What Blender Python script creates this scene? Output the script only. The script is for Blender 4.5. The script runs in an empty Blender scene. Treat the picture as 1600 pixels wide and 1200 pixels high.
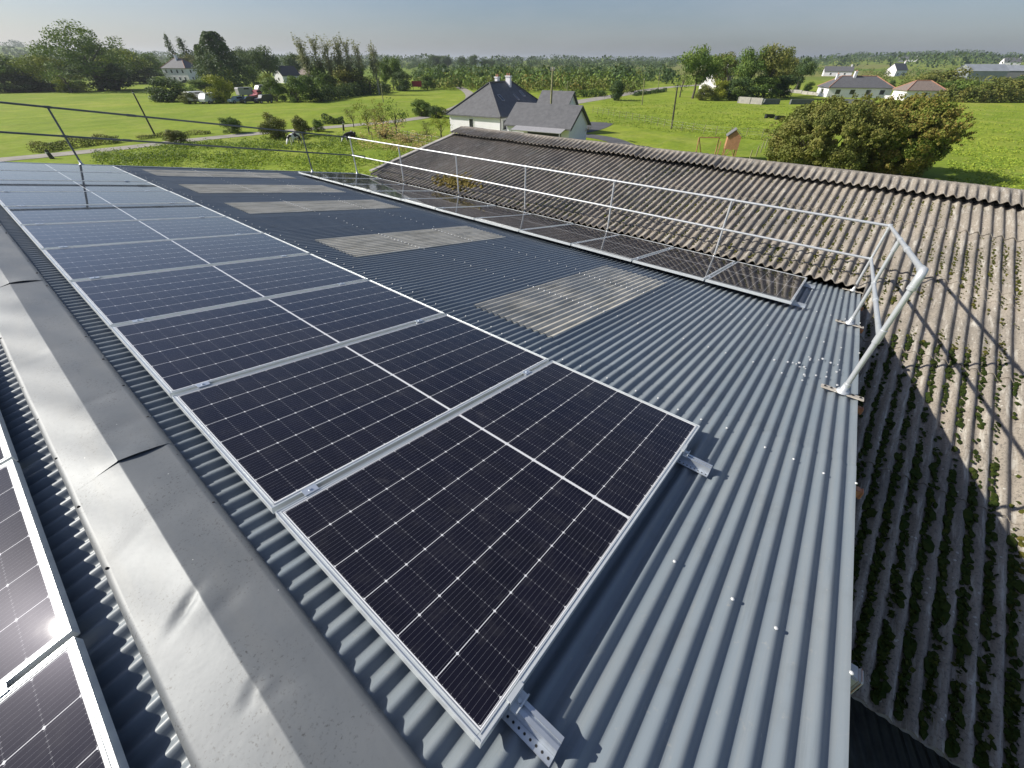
import bpy, bmesh, math, random
import numpy as np
from mathutils import Vector, Matrix, Euler

# ------------------------------------------------------------------ camera, world, sun, exposure
R10 = math.radians(10)
GZ = -7.0                                    # ground level; the roof's panel plane passes through the origin
SC = bpy.context.scene
CAM = np.array([-0.134, -0.211, 1.432])
RW = np.array([[0.6284973957, -0.7778080821, 0.0023687670],
               [-0.4855557855, -0.3947223450, -0.7800191341],
               [0.6076401919, 0.4890898259, -0.6257511801]])   # rows: right, down, forward
FPX = 627.94                                 # focal length in pixels of the 1600 px wide photo
cd = bpy.data.cameras.new('camera'); cam = bpy.data.objects.new('camera', cd)
SC.collection.objects.link(cam)
mw = Matrix(((RW[0][0], -RW[1][0], -RW[2][0], CAM[0]), (RW[0][1], -RW[1][1], -RW[2][1], CAM[1]),
             (RW[0][2], -RW[1][2], -RW[2][2], CAM[2]), (0, 0, 0, 1)))
cam.matrix_world = mw
cd.sensor_width = 36.0; cd.lens = FPX / 1600 * 36; cd.clip_start = 0.05; cd.clip_end = 20000
SC.camera = cam

SUN_AZ = math.radians(-33.5); SUN_EL = math.radians(34.0)
S_DIR = Vector((math.cos(SUN_EL) * math.sin(SUN_AZ), math.cos(SUN_EL) * math.cos(SUN_AZ), math.sin(SUN_EL)))
wd = bpy.data.worlds.new('World'); SC.world = wd; wd.use_nodes = True
wn = wd.node_tree; bg = wn.nodes['Background']
sky = wn.nodes.new('ShaderNodeTexSky'); sky.sky_type = 'NISHITA'; sky.sun_disc = False
sky.sun_elevation = SUN_EL; sky.sun_rotation = SUN_AZ
sky.air_density = 1.0; sky.dust_density = 1.2; sky.ozone_density = 3.0; sky.altitude = 50
tn = wn.nodes.new('ShaderNodeMix'); tn.data_type = 'RGBA'; tn.blend_type = 'MULTIPLY'; tn.inputs[0].default_value = 1.0; tn.inputs[7].default_value = (.93, .96, 1.09, 1)
wn.links.new(sky.outputs[0], tn.inputs[6])
wc = wn.nodes.new('ShaderNodeTexCoord'); wm = wn.nodes.new('ShaderNodeMapping'); wm.inputs['Scale'].default_value = (1, 1, 5); wz = wn.nodes.new('ShaderNodeTexNoise')
wz.inputs['Scale'].default_value = 2.2; wz.inputs['Detail'].default_value = 6; wz.inputs['Roughness'].default_value = .6
wr = wn.nodes.new('ShaderNodeMapRange'); wr.inputs[1].default_value = .35; wr.inputs[2].default_value = .75; wr.inputs[3].default_value = 0; wr.inputs[4].default_value = .26
cl = wn.nodes.new('ShaderNodeMix'); cl.data_type = 'RGBA'; cl.inputs[7].default_value = (6.4, 6.5, 6.9, 1)      # thin high cloud veil
wn.links.new(wc.outputs['Generated'], wm.inputs[0]); wn.links.new(wm.outputs[0], wz.inputs[0]); wn.links.new(wz.outputs[0], wr.inputs[0]); wn.links.new(wr.outputs[0], cl.inputs[0])
wn.links.new(tn.outputs[2], cl.inputs[6]); wn.links.new(cl.outputs[2], bg.inputs[0]); bg.inputs[1].default_value = 0.068
sl = bpy.data.lights.new('sun', 'SUN'); sl.energy = 4.8; sl.angle = math.radians(0.5); sl.color = (1.0, 0.95, 0.86)
so = bpy.data.objects.new('sun', sl); SC.collection.objects.link(so)
so.rotation_euler = S_DIR.to_track_quat('Z', 'Y').to_euler(); so.location = (-20, 30, 30)
SC.view_settings.view_transform = 'Standard'; SC.view_settings.look = 'None'
SC.view_settings.gamma = 1; SC.view_settings.exposure = 0.4

# ------------------------------------------------------------------ surveying: from a sighting to a place on the ground
def ray(x, y):
    d = RW.T @ np.array([(x - 800) / FPX, (y - 600) / FPX, 1.0]); return d / np.linalg.norm(d)
def at_z(x, y, z):
    d = ray(x, y); return CAM + d * ((z - CAM[2]) / d[2])
def spot(x, y): return at_z(x, y, GZ)
def pix(P):
    q = RW @ (np.array(P, float) - CAM); return np.array([800 + FPX * q[0] / q[2], 600 + FPX * q[1] / q[2]])
def height_at(g, py):
    lo, hi = 0.0, 80.0
    for _ in range(40):
        m = (lo + hi) / 2
        if pix((g[0], g[1], g[2] + m))[1] > py: lo = m
        else: hi = m
    return lo
def px_per_m(g):
    r = RW[0] / np.linalg.norm(RW[0][:2]); r = np.array([r[0], r[1], 0])
    return np.linalg.norm(pix(np.array(g) + r) - pix(g))

# ------------------------------------------------------------------ helpers: linking and tagging
def empty(name, loc=(0, 0, 0), rot=(0, 0, 0), parent=None):
    o = bpy.data.objects.new(name, None); o.empty_display_size = 0.2
    SC.collection.objects.link(o); o.location = loc; o.rotation_euler = rot
    if parent: o.parent = parent
    return o
def tag(o, label=None, cat=None, group=None, kind=None):
    if label: o['label'] = label
    if cat: o['category'] = cat
    if group: o['group'] = group
    if kind: o['kind'] = kind
    return o
def add_mesh(name, V, F, mats, parent=None, mi=None, smooth=False, tint=None, offset=None):
    """V (n,3), F (m,4) array or list of tuples"""
    me = bpy.data.meshes.new(name)
    V = np.asarray(V, np.float32)
    if offset is not None: V = V - np.asarray(offset, np.float32)
    if isinstance(F, np.ndarray) and F.ndim == 2:
        n, k = F.shape
        me.vertices.add(len(V)); me.vertices.foreach_set('co', V.ravel())
        me.loops.add(n * k); me.loops.foreach_set('vertex_index', F.astype(np.int32).ravel())
        me.polygons.add(n); me.polygons.foreach_set('loop_start', np.arange(0, n * k, k, dtype=np.int32))
        me.polygons.foreach_set('loop_total', np.full(n, k, np.int32))
        me.update(calc_edges=True)
    else:
        me.from_pydata([tuple(map(float, v)) for v in V], [], [tuple(map(int, f)) for f in F]); n = len(me.polygons)
        me.update()
    if not isinstance(mats, (list, tuple)): mats = [mats]
    for m in mats: me.materials.append(m)
    if mi is not None: me.polygons.foreach_set('material_index', np.asarray(mi, np.int32))
    me.polygons.foreach_set('use_smooth', np.full(n, bool(smooth)) if not isinstance(smooth, np.ndarray) else smooth)
    if tint is not None:
        a = me.attributes.new('tint', 'FLOAT', 'FACE'); a.data.foreach_set('value', np.asarray(tint, np.float32))
    o = bpy.data.objects.new(name, me); SC.collection.objects.link(o)
    if parent: o.parent = parent
    return o
def copy_tree(o, parent=None):
    c = o.copy(); SC.collection.objects.link(c)
    if parent: c.parent = parent
    for ch in list(o.children): copy_tree(ch, c)
    return c

class MB:
    """collects simple solids into one mesh"""
    def __init__(s): s.v = []; s.f = []; s.m = []; s.s = []
    def add(s, V, F, mi=0, sm=False):
        b = len(s.v); s.v += [tuple(map(float, p)) for p in V]
        for f in F: s.f.append(tuple(b + i for i in f)); s.m.append(mi); s.s.append(sm)
    def box(s, c, d, rot=None, mi=0):
        x, y, z = d[0] / 2, d[1] / 2, d[2] / 2
        P = [Vector(p) for p in ((-x, -y, -z), (x, -y, -z), (x, y, -z), (-x, y, -z), (-x, -y, z), (x, -y, z), (x, y, z), (-x, y, z))]
        if rot is not None: P = [rot @ p for p in P]
        c = Vector(c)
        s.add([p + c for p in P], [(0, 3, 2, 1), (4, 5, 6, 7), (0, 1, 5, 4), (1, 2, 6, 5), (2, 3, 7, 6), (3, 0, 4, 7)], mi)
    def tube(s, path, r, n=12, mi=0, cap=True):
        path = [Vector(p) for p in path]
        if not isinstance(r, (list, tuple)): r = [r] * len(path)
        V = []; F = []
        ref = None
        for i, p in enumerate(path):
            t = (path[min(i + 1, len(path) - 1)] - path[max(i - 1, 0)]).normalized()
            if ref is None:
                ref = t.cross(Vector((0, 0, 1)) if abs(t.z) < .9 else Vector((1, 0, 0))).normalized()
            a = (ref - t * ref.dot(t)).normalized(); b = t.cross(a); ref = a
            for k in range(n):
                w = 2 * math.pi * k / n; V.append(p + (a * math.cos(w) + b * math.sin(w)) * r[i])
        for i in range(len(path) - 1):
            for k in range(n): F.append((i * n + k, i * n + (k + 1) % n, (i + 1) * n + (k + 1) % n, (i + 1) * n + k))
        s.add(V, F, mi, True)
        if cap:
            s.add(V[:n], [tuple(range(n - 1, -1, -1))], mi); s.add(V[-n:], [tuple(range(n))], mi)
    def prism(s, prof, y0, y1, axis='y', mi=0):
        """prof: list of (a,b); extruded along axis. y: (a,·,b); x: (·,a,b); z: (a,b,·)"""
        n = len(prof)
        def P(a, b, t): return {'y': (a, t, b), 'x': (t, a, b), 'z': (a, b, t)}[axis]
        V = [P(a, b, y0) for a, b in prof] + [P(a, b, y1) for a, b in prof]
        F = [(i, (i + 1) % n, n + (i + 1) % n, n + i) for i in range(n)]
        F += [tuple(range(n - 1, -1, -1)), tuple(range(n, 2 * n))]
        s.add(V, F, mi)
    def sphere(s, c, r, nu=10, nv=7, mi=0, sc=(1, 1, 1)):
        V = [(c[0], c[1], c[2] - r * sc[2])]; F = []
        for j in range(1, nv):
            t = -math.pi / 2 + math.pi * j / nv
            for k in range(nu):
                w = 2 * math.pi * k / nu
                V.append((c[0] + r * sc[0] * math.cos(t) * math.cos(w), c[1] + r * sc[1] * math.cos(t) * math.sin(w), c[2] + r * sc[2] * math.sin(t)))
        V.append((c[0], c[1], c[2] + r * sc[2]))
        for k in range(nu): F.append((0, 1 + (k + 1) % nu, 1 + k))
        for j in range(nv - 2):
            for k in range(nu): F.append((1 + j * nu + k, 1 + j * nu + (k + 1) % nu, 1 + (j + 1) * nu + (k + 1) % nu, 1 + (j + 1) * nu + k))
        L = len(V) - 1
        for k in range(nu): F.append((1 + (nv - 2) * nu + k, 1 + (nv - 2) * nu + (k + 1) % nu, L))
        s.add(V, F, mi, True)
    def build(s, name, mats, parent=None, offset=None, bevel=0):
        o = add_mesh(name, s.v, s.f, mats, parent, s.m, offset=offset)
        me = o.data
        if bevel:
            bm = bmesh.new(); bm.from_mesh(me)
            bmesh.ops.bevel(bm, geom=[e for e in bm.edges if e.is_manifold and e.calc_face_angle(0) > .6], offset=bevel, segments=2, affect='EDGES', clamp_overlap=True)
            bm.to_mesh(me); bm.free()
        else:
            me.polygons.foreach_set('use_smooth', np.array(s.s, bool))
        return o

# ------------------------------------------------------------------ helpers: materials
class NT:
    def __init__(s, name):
        s.mat = bpy.data.materials.new(name); s.mat.use_nodes = True; s.t = s.mat.node_tree
        s.b = s.t.nodes['Principled BSDF']; s.out = s.t.nodes['Material Output']
    def set(s, k, v):
        if isinstance(v, bpy.types.NodeSocket): s.t.links.new(v, s.b.inputs[k])
        else:
            if isinstance(v, tuple) and len(v) == 3: v = (*v, 1)
            s.b.inputs[k].default_value = v
    def new(s, t): return s.t.nodes.new('ShaderNode' + t)
    def lk(s, a, b): s.t.links.new(a, b)
    def put(s, sock, v):
        if isinstance(v, bpy.types.NodeSocket): s.lk(v, sock)
        else:
            if isinstance(v, tuple) and len(v) == 3 and sock.type == 'RGBA': v = (*v, 1)
            sock.default_value = v
    def coord(s, kind='Object', scale=None):
        c = s.new('TexCoord').outputs[kind]
        if kind == 'Pos': pass
        if scale is not None:
            m = s.new('Mapping'); s.lk(c, m.inputs[0]); m.inputs['Scale'].default_value = scale; c = m.outputs[0]
        return c
    def pos(s, scale=(1, 1, 1)):
        g = s.new('NewGeometry').outputs['Position']
        m = s.new('Mapping'); s.lk(g, m.inputs[0]); m.inputs['Scale'].default_value = scale; return m.outputs[0]
    def noise(s, vec, scale, detail=4, rough=.6, out='Fac', dist=0):
        n = s.new('TexNoise'); s.lk(vec, n.inputs['Vector']); n.inputs['Scale'].default_value = scale
        n.inputs['Detail'].default_value = detail; n.inputs['Roughness'].default_value = rough; n.inputs['Distortion'].default_value = dist
        return n.outputs[out]
    def vor(s, vec, scale, out='Color', feat='F1', rnd=1.0):
        n = s.new('TexVoronoi'); s.lk(vec, n.inputs['Vector']); n.inputs['Scale'].default_value = scale; n.feature = feat
        n.inputs['Randomness'].default_value = rnd
        return n.outputs[out]
    def ramp(s, fac, stops):
        r = s.new('ValToRGB'); s.put(r.inputs[0], fac); e = r.color_ramp.elements
        while len(e) < len(stops): e.new(.5)
        for i, (p, c) in enumerate(stops):
            e[i].position = p; e[i].color = (*c, 1) if not isinstance(c, (int, float)) else (c, c, c, 1)
        return r.outputs[0]
    def mix(s, f, a, b, mode='MIX'):
        m = s.new('Mix'); m.data_type = 'RGBA'; m.blend_type = mode
        s.put(m.inputs[0], f); s.put(m.inputs[6], a); s.put(m.inputs[7], b); return m.outputs[2]
    def m(s, op, a, b=None, c=None):
        n = s.new('Math'); n.operation = op; s.put(n.inputs[0], a)
        if b is not None: s.put(n.inputs[1], b)
        if c is not None: s.put(n.inputs[2], c)
        return n.outputs[0]
    def sep(s, v):
        n = s.new('SeparateXYZ'); s.lk(v, n.inputs[0]); return n.outputs
    def bump(s, h, st=.3, d=.01):
        b = s.new('Bump'); s.lk(h, b.inputs['Height']); b.inputs['Strength'].default_value = st; b.inputs['Distance'].default_value = d
        s.lk(b.outputs[0], s.b.inputs['Normal'])
    def attr(s, n):
        a = s.new('Attribute'); a.attribute_name = n; return a.outputs['Fac']
    def objrand(s): return s.new('ObjectInfo').outputs['Random']

def simple(name, c, rough=.6, metal=0, var=.25, scale=3, spec=.5, detail=5):
    n = NT(name); v = n.noise(n.coord(), scale, detail)
    lo = tuple(x * (1 - var) for x in c); hi = tuple(min(1, x * (1 + var)) for x in c)
    n.set('Base Color', n.ramp(v, [(.3, lo), (.7, hi)])); n.set('Roughness', rough); n.set('Metallic', metal); n.set('Specular IOR Level', spec)
    return n.mat

MAT = {}
# painted roof sheets
def roof_paint():
    n = NT('roof_paint'); t = n.attr('tint'); c = n.coord()
    base = n.ramp(t, [(0, (.152, .184, .212)), (1, (.204, .238, .264))])
    big = n.noise(n.coord('Object', (.5, 1, 1)), .9, 6, .65); base = n.mix(n.ramp(big, [(.42, 0), (.75, .55)]), base, (.215, .232, .24))
    st = n.noise(n.coord('Object', (.35, 9, 1)), 2.5, 6, .7)                # run-off streaks down the slope
    base = n.mix(n.ramp(st, [(.48, 0), (.8, .5)]), base, (.25, .257, .25))
    base = n.mix(n.ramp(n.noise(n.coord('Object', (.5, 14, 1)), 3.1, 5, .7), [(.55, 0), (.8, .5)]), base, (.10, .115, .125))
    sp = n.noise(c, 26, 5, .75); base = n.mix(n.ramp(sp, [(.6, 0), (.74, .45)]), base, (.33, .32, .29))
    dk = n.noise(c, 5, 6); base = n.mix(n.ramp(dk, [(.55, 0), (.85, .35)]), base, (.10, .105, .10))
    sc = n.vor(n.coord('Object', (2.2, 9, 1)), 3.3, 'Distance'); sm = n.noise(c, 2.1, 2)
    base = n.mix(n.m('MULTIPLY', n.m('LESS_THAN', sc, .06), n.ramp(sm, [(.5, 0), (.6, .5)])), base, (.45, .45, .43))
    n.set('Base Color', base); n.set('Roughness', n.ramp(dk, [(.3, .42), (.75, .58)])); n.set('Specular IOR Level', .5)
    n.bump(n.noise(c, 120, 3), .05, .002)
    return n.mat
MAT['roof'] = roof_paint()
def cap_mat():
    n = NT('ridge_flashing'); c = n.coord()
    b = n.noise(c, 1.8, 5, .55); base = n.ramp(b, [(.3, (.135, .147, .155)), (.7, (.185, .195, .20))])
    st = n.noise(n.coord('Object', (3, .5, 1)), 3, 5); base = n.mix(n.ramp(st, [(.5, 0), (.8, .45)]), base, (.20, .20, .188))
    sp = n.noise(c, 95, 4, .7); spm = n.noise(c, 4, 3)
    base = n.mix(n.m('MULTIPLY', n.ramp(sp, [(.57, 0), (.65, .75)]), n.ramp(spm, [(.42, .12), (.6, 1)])), base, (.06, .058, .055))
    dr = n.vor(c, 17, 'Distance'); dm = n.noise(c, 3, 2); base = n.mix(n.m('MULTIPLY', n.m('LESS_THAN', dr, .04), n.ramp(dm, [(.5, 0), (.55, .8)])), base, (.62, .62, .58))
    n.set('Base Color', base); n.set('Roughness', n.ramp(b, [(.3, .47), (.7, .57)])); n.set('Metallic', .2); n.set('Specular IOR Level', .42)
    n.bump(n.noise(c, 5, 4), .25, .008)
    return n.mat
MAT['cap'] = cap_mat()
def rooflight_mat(name, fade):
    n = NT(name); c = n.coord()
    b = n.noise(n.coord('Object', (.6, 6, 1)), 3, 5); base = n.ramp(b, [(.3, (.60, .56, .455)), (.7, (.80, .74, .60))])
    d = n.noise(n.coord('Object', (1, 2.5, 1)), 2.2, 4); base = n.mix(n.ramp(d, [(.45, 0), (.7, .75)]), base, (.36, .325, .235))
    g = n.noise(n.coord('Object', (1.2, 1.2, 1)), 1.7, 5, .65); base = n.mix(n.m('MULTIPLY', n.ramp(g, [(.38, 0), (.62, 1)]), fade), base, (.20, .22, .225))
    n.set('Base Color', base); n.set('Roughness', .35); n.set('Transmission Weight', 0.0); n.set('Subsurface Weight', 0.0)
    return n.mat
MAT['light'] = rooflight_mat('translucent_sheet', .12); MAT['light_faded'] = rooflight_mat('faded_translucent_sheet', .5)
MAT['screw'] = simple('screw_zinc', (.7, .7, .68), .4, .3, .1)
MAT['alu'] = simple('anodised_aluminium', (.66, .69, .69), .36, .4, .06, 8)
MAT['alu_dark'] = simple('aluminium_rail', (.62, .66, .70), .35, .7, .12, 12)
MAT['hole'] = simple('dark_hole', (.02, .02, .02), .9)
def galv():
    n = NT('galvanised_steel'); c = n.coord(); v = n.vor(c, 60)
    g = n.m('MULTIPLY', n.sep(v)[0], .12); base = n.mix(g, (.58, .60, .61), (.75, .77, .79))
    d = n.noise(c, 7, 5); base = n.mix(n.ramp(d, [(.55, 0), (.8, .4)]), base, (.40, .39, .36))
    n.set('Base Color', base); n.set('Metallic', .45); n.set('Roughness', .45); return n.mat
MAT['galv'] = galv()
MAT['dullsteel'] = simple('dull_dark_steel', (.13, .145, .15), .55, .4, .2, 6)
MAT['plate'] = simple('weathered_baseplate', (.50, .45, .38), .7, .2, .3, 20)
MAT['oxide'] = simple('red_oxide_end', (.55, .24, .12), .7, 0, .3, 15)
MAT['pale'] = simple('pale_timber_end', (.62, .60, .55), .7, 0, .15, 15)

def pv_mat():
    n = NT('solar_cells'); x, y, z = n.sep(n.coord('Object'))[:3]
    L, W, mg = 2.06, 1.134, .027
    def near(v, c, h): return n.m('LESS_THAN', n.m('ABSOLUTE', n.m('SUBTRACT', v, c)), h)
    cp = (W - 2 * mg) / 6
    cy = n.m('DIVIDE', n.m('SUBTRACT', y, mg), cp)
    fy = n.m('FRACT', n.m('ADD', cy, .5)); dcol = n.m('MULTIPLY', n.m('ABSOLUTE', n.m('SUBTRACT', fy, .5)), cp)   # distance to a column gap
    col = n.m('LESS_THAN', dcol, .0012)
    ax = n.m('ABSOLUTE', n.m('SUBTRACT', x, L / 2))                     # mirrored about the middle strip
    mid = n.m('LESS_THAN', ax, .0072)
    rp = (L / 2 - mg - .0085) / 11
    cx = n.m('DIVIDE', n.m('SUBTRACT', ax, .0085), rp)
    fx = n.m('FRACT', n.m('ADD', cx, .5)); drow = n.m('MULTIPLY', n.m('ABSOLUTE', n.m('SUBTRACT', fx, .5)), rp)
    row = n.m('LESS_THAN', drow, .0008)
    bp = cp / 10
    fb = n.m('FRACT', n.m('DIVIDE', n.m('SUBTRACT', y, mg), bp)); dbus = n.m('MULTIPLY', n.m('ABSOLUTE', n.m('SUBTRACT', fb, .5)), bp)
    bus = n.m('LESS_THAN', dbus, .00035)
    dot = n.m('MULTIPLY', n.m('LESS_THAN', drow, .0034), n.m('LESS_THAN', dbus, .0006))
    dia = n.m('LESS_THAN', n.m('ADD', dcol, drow), .0062)
    edge = n.m('MAXIMUM', n.m('GREATER_THAN', ax, L / 2 - mg), n.m('GREATER_THAN', n.m('ABSOLUTE', n.m('SUBTRACT', y, W / 2)), W / 2 - mg))
    cell = n.noise(n.coord('Object'), .8, 2)
    base = n.mix(cell, (.005, .0045, .008), (.008, .0075, .012))
    cid = n.new('TexWhiteNoise'); cmb = n.new('CombineXYZ'); n.lk(n.m('FLOOR', cy), cmb.inputs[0]); n.lk(n.m('FLOOR', n.m('DIVIDE', x, rp)), cmb.inputs[1]); n.lk(cmb.outputs[0], cid.inputs[0])
    base = n.mix(n.m('MULTIPLY', cid.outputs[0], .35), base, (.012, .011, .020))
    dust = n.noise(n.coord('Object'), 9, 6, .7)
    base = n.mix(n.m('MULTIPLY', n.ramp(dust, [(.5, 0), (.85, 1)]), .05), base, (.4, .38, .34))
    k = n.objrand(); base = n.mix(n.m('MULTIPLY', k, .25), base, (.014, .012, .026))
    sm = n.noise(n.coord('Object'), 3.2, 6, .7); base = n.mix(n.m('MULTIPLY', n.ramp(sm, [(.60, 0), (.72, 1)]), .05), base, (.5, .48, .45))
    base = n.mix(n.m('MULTIPLY', row, .35), base, (.12, .12, .13))
    base = n.mix(n.m('MULTIPLY', bus, .8), base, (.15, .15, .165))
    base = n.mix(n.m('MULTIPLY', dot, .55), base, (.6, .6, .6))
    white = n.m('MAXIMUM', n.m('MAXIMUM', col, mid), dia)
    base = n.mix(n.m('MULTIPLY', white, .95), base, (.74, .74, .74))
    base = n.mix(n.m('MULTIPLY', edge, .9), base, (.035, .035, .04))
    n.set('Base Color', base); n.set('Roughness', .26); n.set('Specular IOR Level', .013); n.set('Specular Tint', (.62, .55, 1.0))
    n.set('Coat Weight', 1.0); n.set('Coat Roughness', n.ramp(dust, [(.35, .02), (.8, .03)])); n.set('Coat IOR', 1.44)
    return n.mat
MAT['pv'] = pv_mat()

def asbestos(name, dark=1.0):
    n = NT(name); c = n.coord()
    b = n.noise(n.coord('Object', (.5, 1.5, 1)), 1.4, 6, .65)
    base = n.ramp(b, [(.3, (.23, .20, .165)), (.7, (.37, .325, .27))])
    t = n.attr('tint'); base = n.mix(n.m('MULTIPLY', t, .4), base, (.38, .33, .265))
    big = n.noise(c, .55, 5, .6); base = n.mix(n.ramp(big, [(.45, 0), (.68, .6)]), base, (.155, .145, .13))
    s2 = n.noise(n.coord('Object', (.3, 3, 1)), 13, 6, .75); base = n.mix(n.ramp(s2, [(.54, 0), (.74, .6)]), base, (.105, .096, .085))
    s1 = n.noise(c, 42, 6, .78); base = n.mix(n.ramp(s1, [(.50, 0), (.64, .75)]), base, (.085, .08, .072))
    s5 = n.noise(n.coord('Object', (.25, 2.2, 1)), 9, 5, .7); base = n.mix(n.ramp(s5, [(.53, 0), (.68, .75)]), base, (.52, .49, .43))
    s3 = n.vor(c, 14, 'Distance'); s4 = n.noise(c, 5, 3)
    base = n.mix(n.m('MULTIPLY', n.m('LESS_THAN', s3, .16), n.ramp(s4, [(.45, 0), (.55, .8)])), base, (.55, .53, .47))
    n.set('Base Color', base); n.set('Roughness', .93); n.set('Specular IOR Level', .15)
    n.bump(n.m('ADD', n.noise(c, 45, 5, .7), n.noise(c, 160, 3)), .6, .006)
    return n.mat
MAT['asb'] = asbestos('fibre_cement')
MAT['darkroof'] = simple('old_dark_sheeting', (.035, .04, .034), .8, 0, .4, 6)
def moss_mat():
    n = NT('moss'); t = n.attr('tint'); c = n.coord()
    base = n.ramp(t, [(0, (.030, .050, .012)), (.45, (.075, .085, .018)), (.8, (.155, .135, .03)), (1, (.23, .17, .06))])
    base = n.mix(n.noise(c, 40, 4), base, n.mix(.5, base, (.01, .015, .004)))
    n.set('Base Color', base); n.set('Roughness', 1); n.set('Specular IOR Level', .05); n.bump(n.noise(c, 90, 3), .8, .01); return n.mat
MAT['moss'] = moss_mat()

def leaf_mat(name, cols, trans=.25):
    n = NT(name); t = n.attr('tint'); k = n.objrand()
    base = n.ramp(t, [(i / (len(cols) - 1), c) for i, c in enumerate(cols)])
    base = n.mix(n.m('MULTIPLY', k, .2), base, tuple(x * .75 for x in cols[0]))
    n.set('Base Color', base); n.set('Roughness', .65); n.set('Specular IOR Level', .25)
    tr = n.new('BsdfTranslucent'); n.put(tr.inputs[0], n.mix(.5, base, (.10, .13, .01)))
    mx = n.new('MixShader'); mx.inputs[0].default_value = trans
    n.lk(n.b.outputs[0], mx.inputs[1]); n.lk(tr.outputs[0], mx.inputs[2]); n.lk(mx.outputs[0], n.out.inputs[0])
    return n.mat
LEAF = dict(
    green=leaf_mat('leaves_green', [(0.076, 0.137, 0.029), (0.143, 0.222, 0.043), (0.219, 0.284, 0.052)]),
    dark=leaf_mat('leaves_dark', [(0.046, 0.084, 0.029), (0.076, 0.128, 0.038), (0.124, 0.174, 0.043)]),
    yellow=leaf_mat('leaves_yellow_green', [(0.155, 0.210, 0.029), (0.283, 0.322, 0.038), (0.386, 0.384, 0.047)]),
    olive=leaf_mat('leaves_olive', [(0.117, 0.146, 0.036), (0.195, 0.212, 0.049), (0.274, 0.247, 0.064)]),
    autumn=leaf_mat('leaves_turning', [(0.125, 0.180, 0.029), (0.200, 0.246, 0.039), (0.250, 0.252, 0.052), (0.338, 0.240, 0.063), (0.175, 0.240, 0.039)]),
    grey=leaf_mat('leaves_grey', [(0.250, 0.264, 0.138), (0.350, 0.348, 0.196), (0.450, 0.420, 0.253)], .35),
    weed=leaf_mat('weed_leaves', [(0.155, 0.247, 0.033), (0.309, 0.421, 0.047), (0.491, 0.545, 0.070)], .3),
    straw=leaf_mat('dry_stems', [(0.335, 0.271, 0.120), (0.568, 0.421, 0.167), (0.774, 0.594, 0.260)], .2),
)
MAT['pale_bark'] = simple('pale_bark', (.30, .28, .22), .9, 0, .3, 8)
MAT['bark'] = simple('bark', (.10, .085, .065), .9, 0, .4, 8)
MAT['render'] = simple('white_render', (.84, .81, .85), .85, 0, .05, .8)
MAT['slate'] = simple('slate_roof', (.115, .115, .12), .7, 0, .2, 2)
MAT['slate_dk'] = simple('dark_slate_roof', (.06, .06, .065), .6, 0, .25, 3)
MAT['tile'] = simple('brown_roof_tiles', (.21, .165, .14), .8, 0, .25, 3)
MAT['ridge_tile'] = simple('terracotta_ridge', (.40, .20, .13), .8)
MAT['glass'] = simple('window_glass', (.03, .035, .04), .08, 0, .1, 1, .7)
MAT['trim'] = simple('dark_trim', (.03, .03, .035), .5)
MAT['whitepaint'] = simple('white_paint', (.8, .8, .8), .5, 0, .04)
MAT['pole'] = simple('weathered_pole', (.25, .24, .12), .9, 0, .3, 6)
MAT['pole_dk'] = simple('dark_pole', (.06, .055, .045), .9, 0, .3, 6)
MAT['timber'] = simple('orange_timber', (.42, .215, .115), .75, 0, .2, 6)
MAT['felt'] = simple('grey_roofing_felt', (.15, .15, .15), .9)
MAT['concrete'] = simple('concrete', (.36, .34, .31), .9, 0, .2, 2)
MAT['concrete_dk'] = simple('dark_concrete', (.13, .14, .14), .9, 0, .2, 2)
MAT['black'] = simple('black_plastic', (.02, .022, .025), .5)
MAT['tyre'] = simple('tyre_rubber', (.02, .02, .02), .9)
MAT['red'] = simple('red_paint', (.50, .035, .045), .5, 0, .1)
MAT['carwhite'] = simple('white_vehicle_paint', (.75, .75, .74), .3, 0, .05)
MAT['cardark'] = simple('dark_vehicle_paint', (.03, .035, .045), .25, 0, .1)
MAT['carblue'] = simple('pale_blue_vehicle_paint', (.30, .40, .45), .3, 0, .1)
MAT['carred'] = simple('faded_red_vehicle_paint', (.40, .10, .11), .35, 0, .1)
MAT['cargrey'] = simple('grey_vehicle_paint', (.35, .34, .34), .35, 0, .1)
MAT['shedsteel'] = simple('grey_shed_steel', (.30, .32, .34), .5, .2, .15, .3)
MAT['asphalt'] = simple('asphalt', (.09, .09, .095), .9, 0, .2, .5)
def lane_mat():
    n = NT('lane_surface'); p = n.pos(); a = n.noise(p, .6, 5)
    n.set('Base Color', n.ramp(a, [(.3, (.24, .22, .185)), (.7, (.36, .33, .28))])); n.set('Roughness', .95); return n.mat
MAT['lane'] = lane_mat()
def cow_mat(name, th):
    n = NT(name); a = n.noise(n.coord(), 1.35, 1, .4)
    z = n.sep(n.coord())[0]
    n.set('Base Color', n.mix(n.m('GREATER_THAN', a, th), (.02, .018, .018), (.72, .70, .66))); n.set('Roughness', .8); return n.mat
MAT['cow'] = cow_mat('black_hide_with_white', .56); MAT['cow_white'] = cow_mat('white_hide_with_black', .40)

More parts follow.
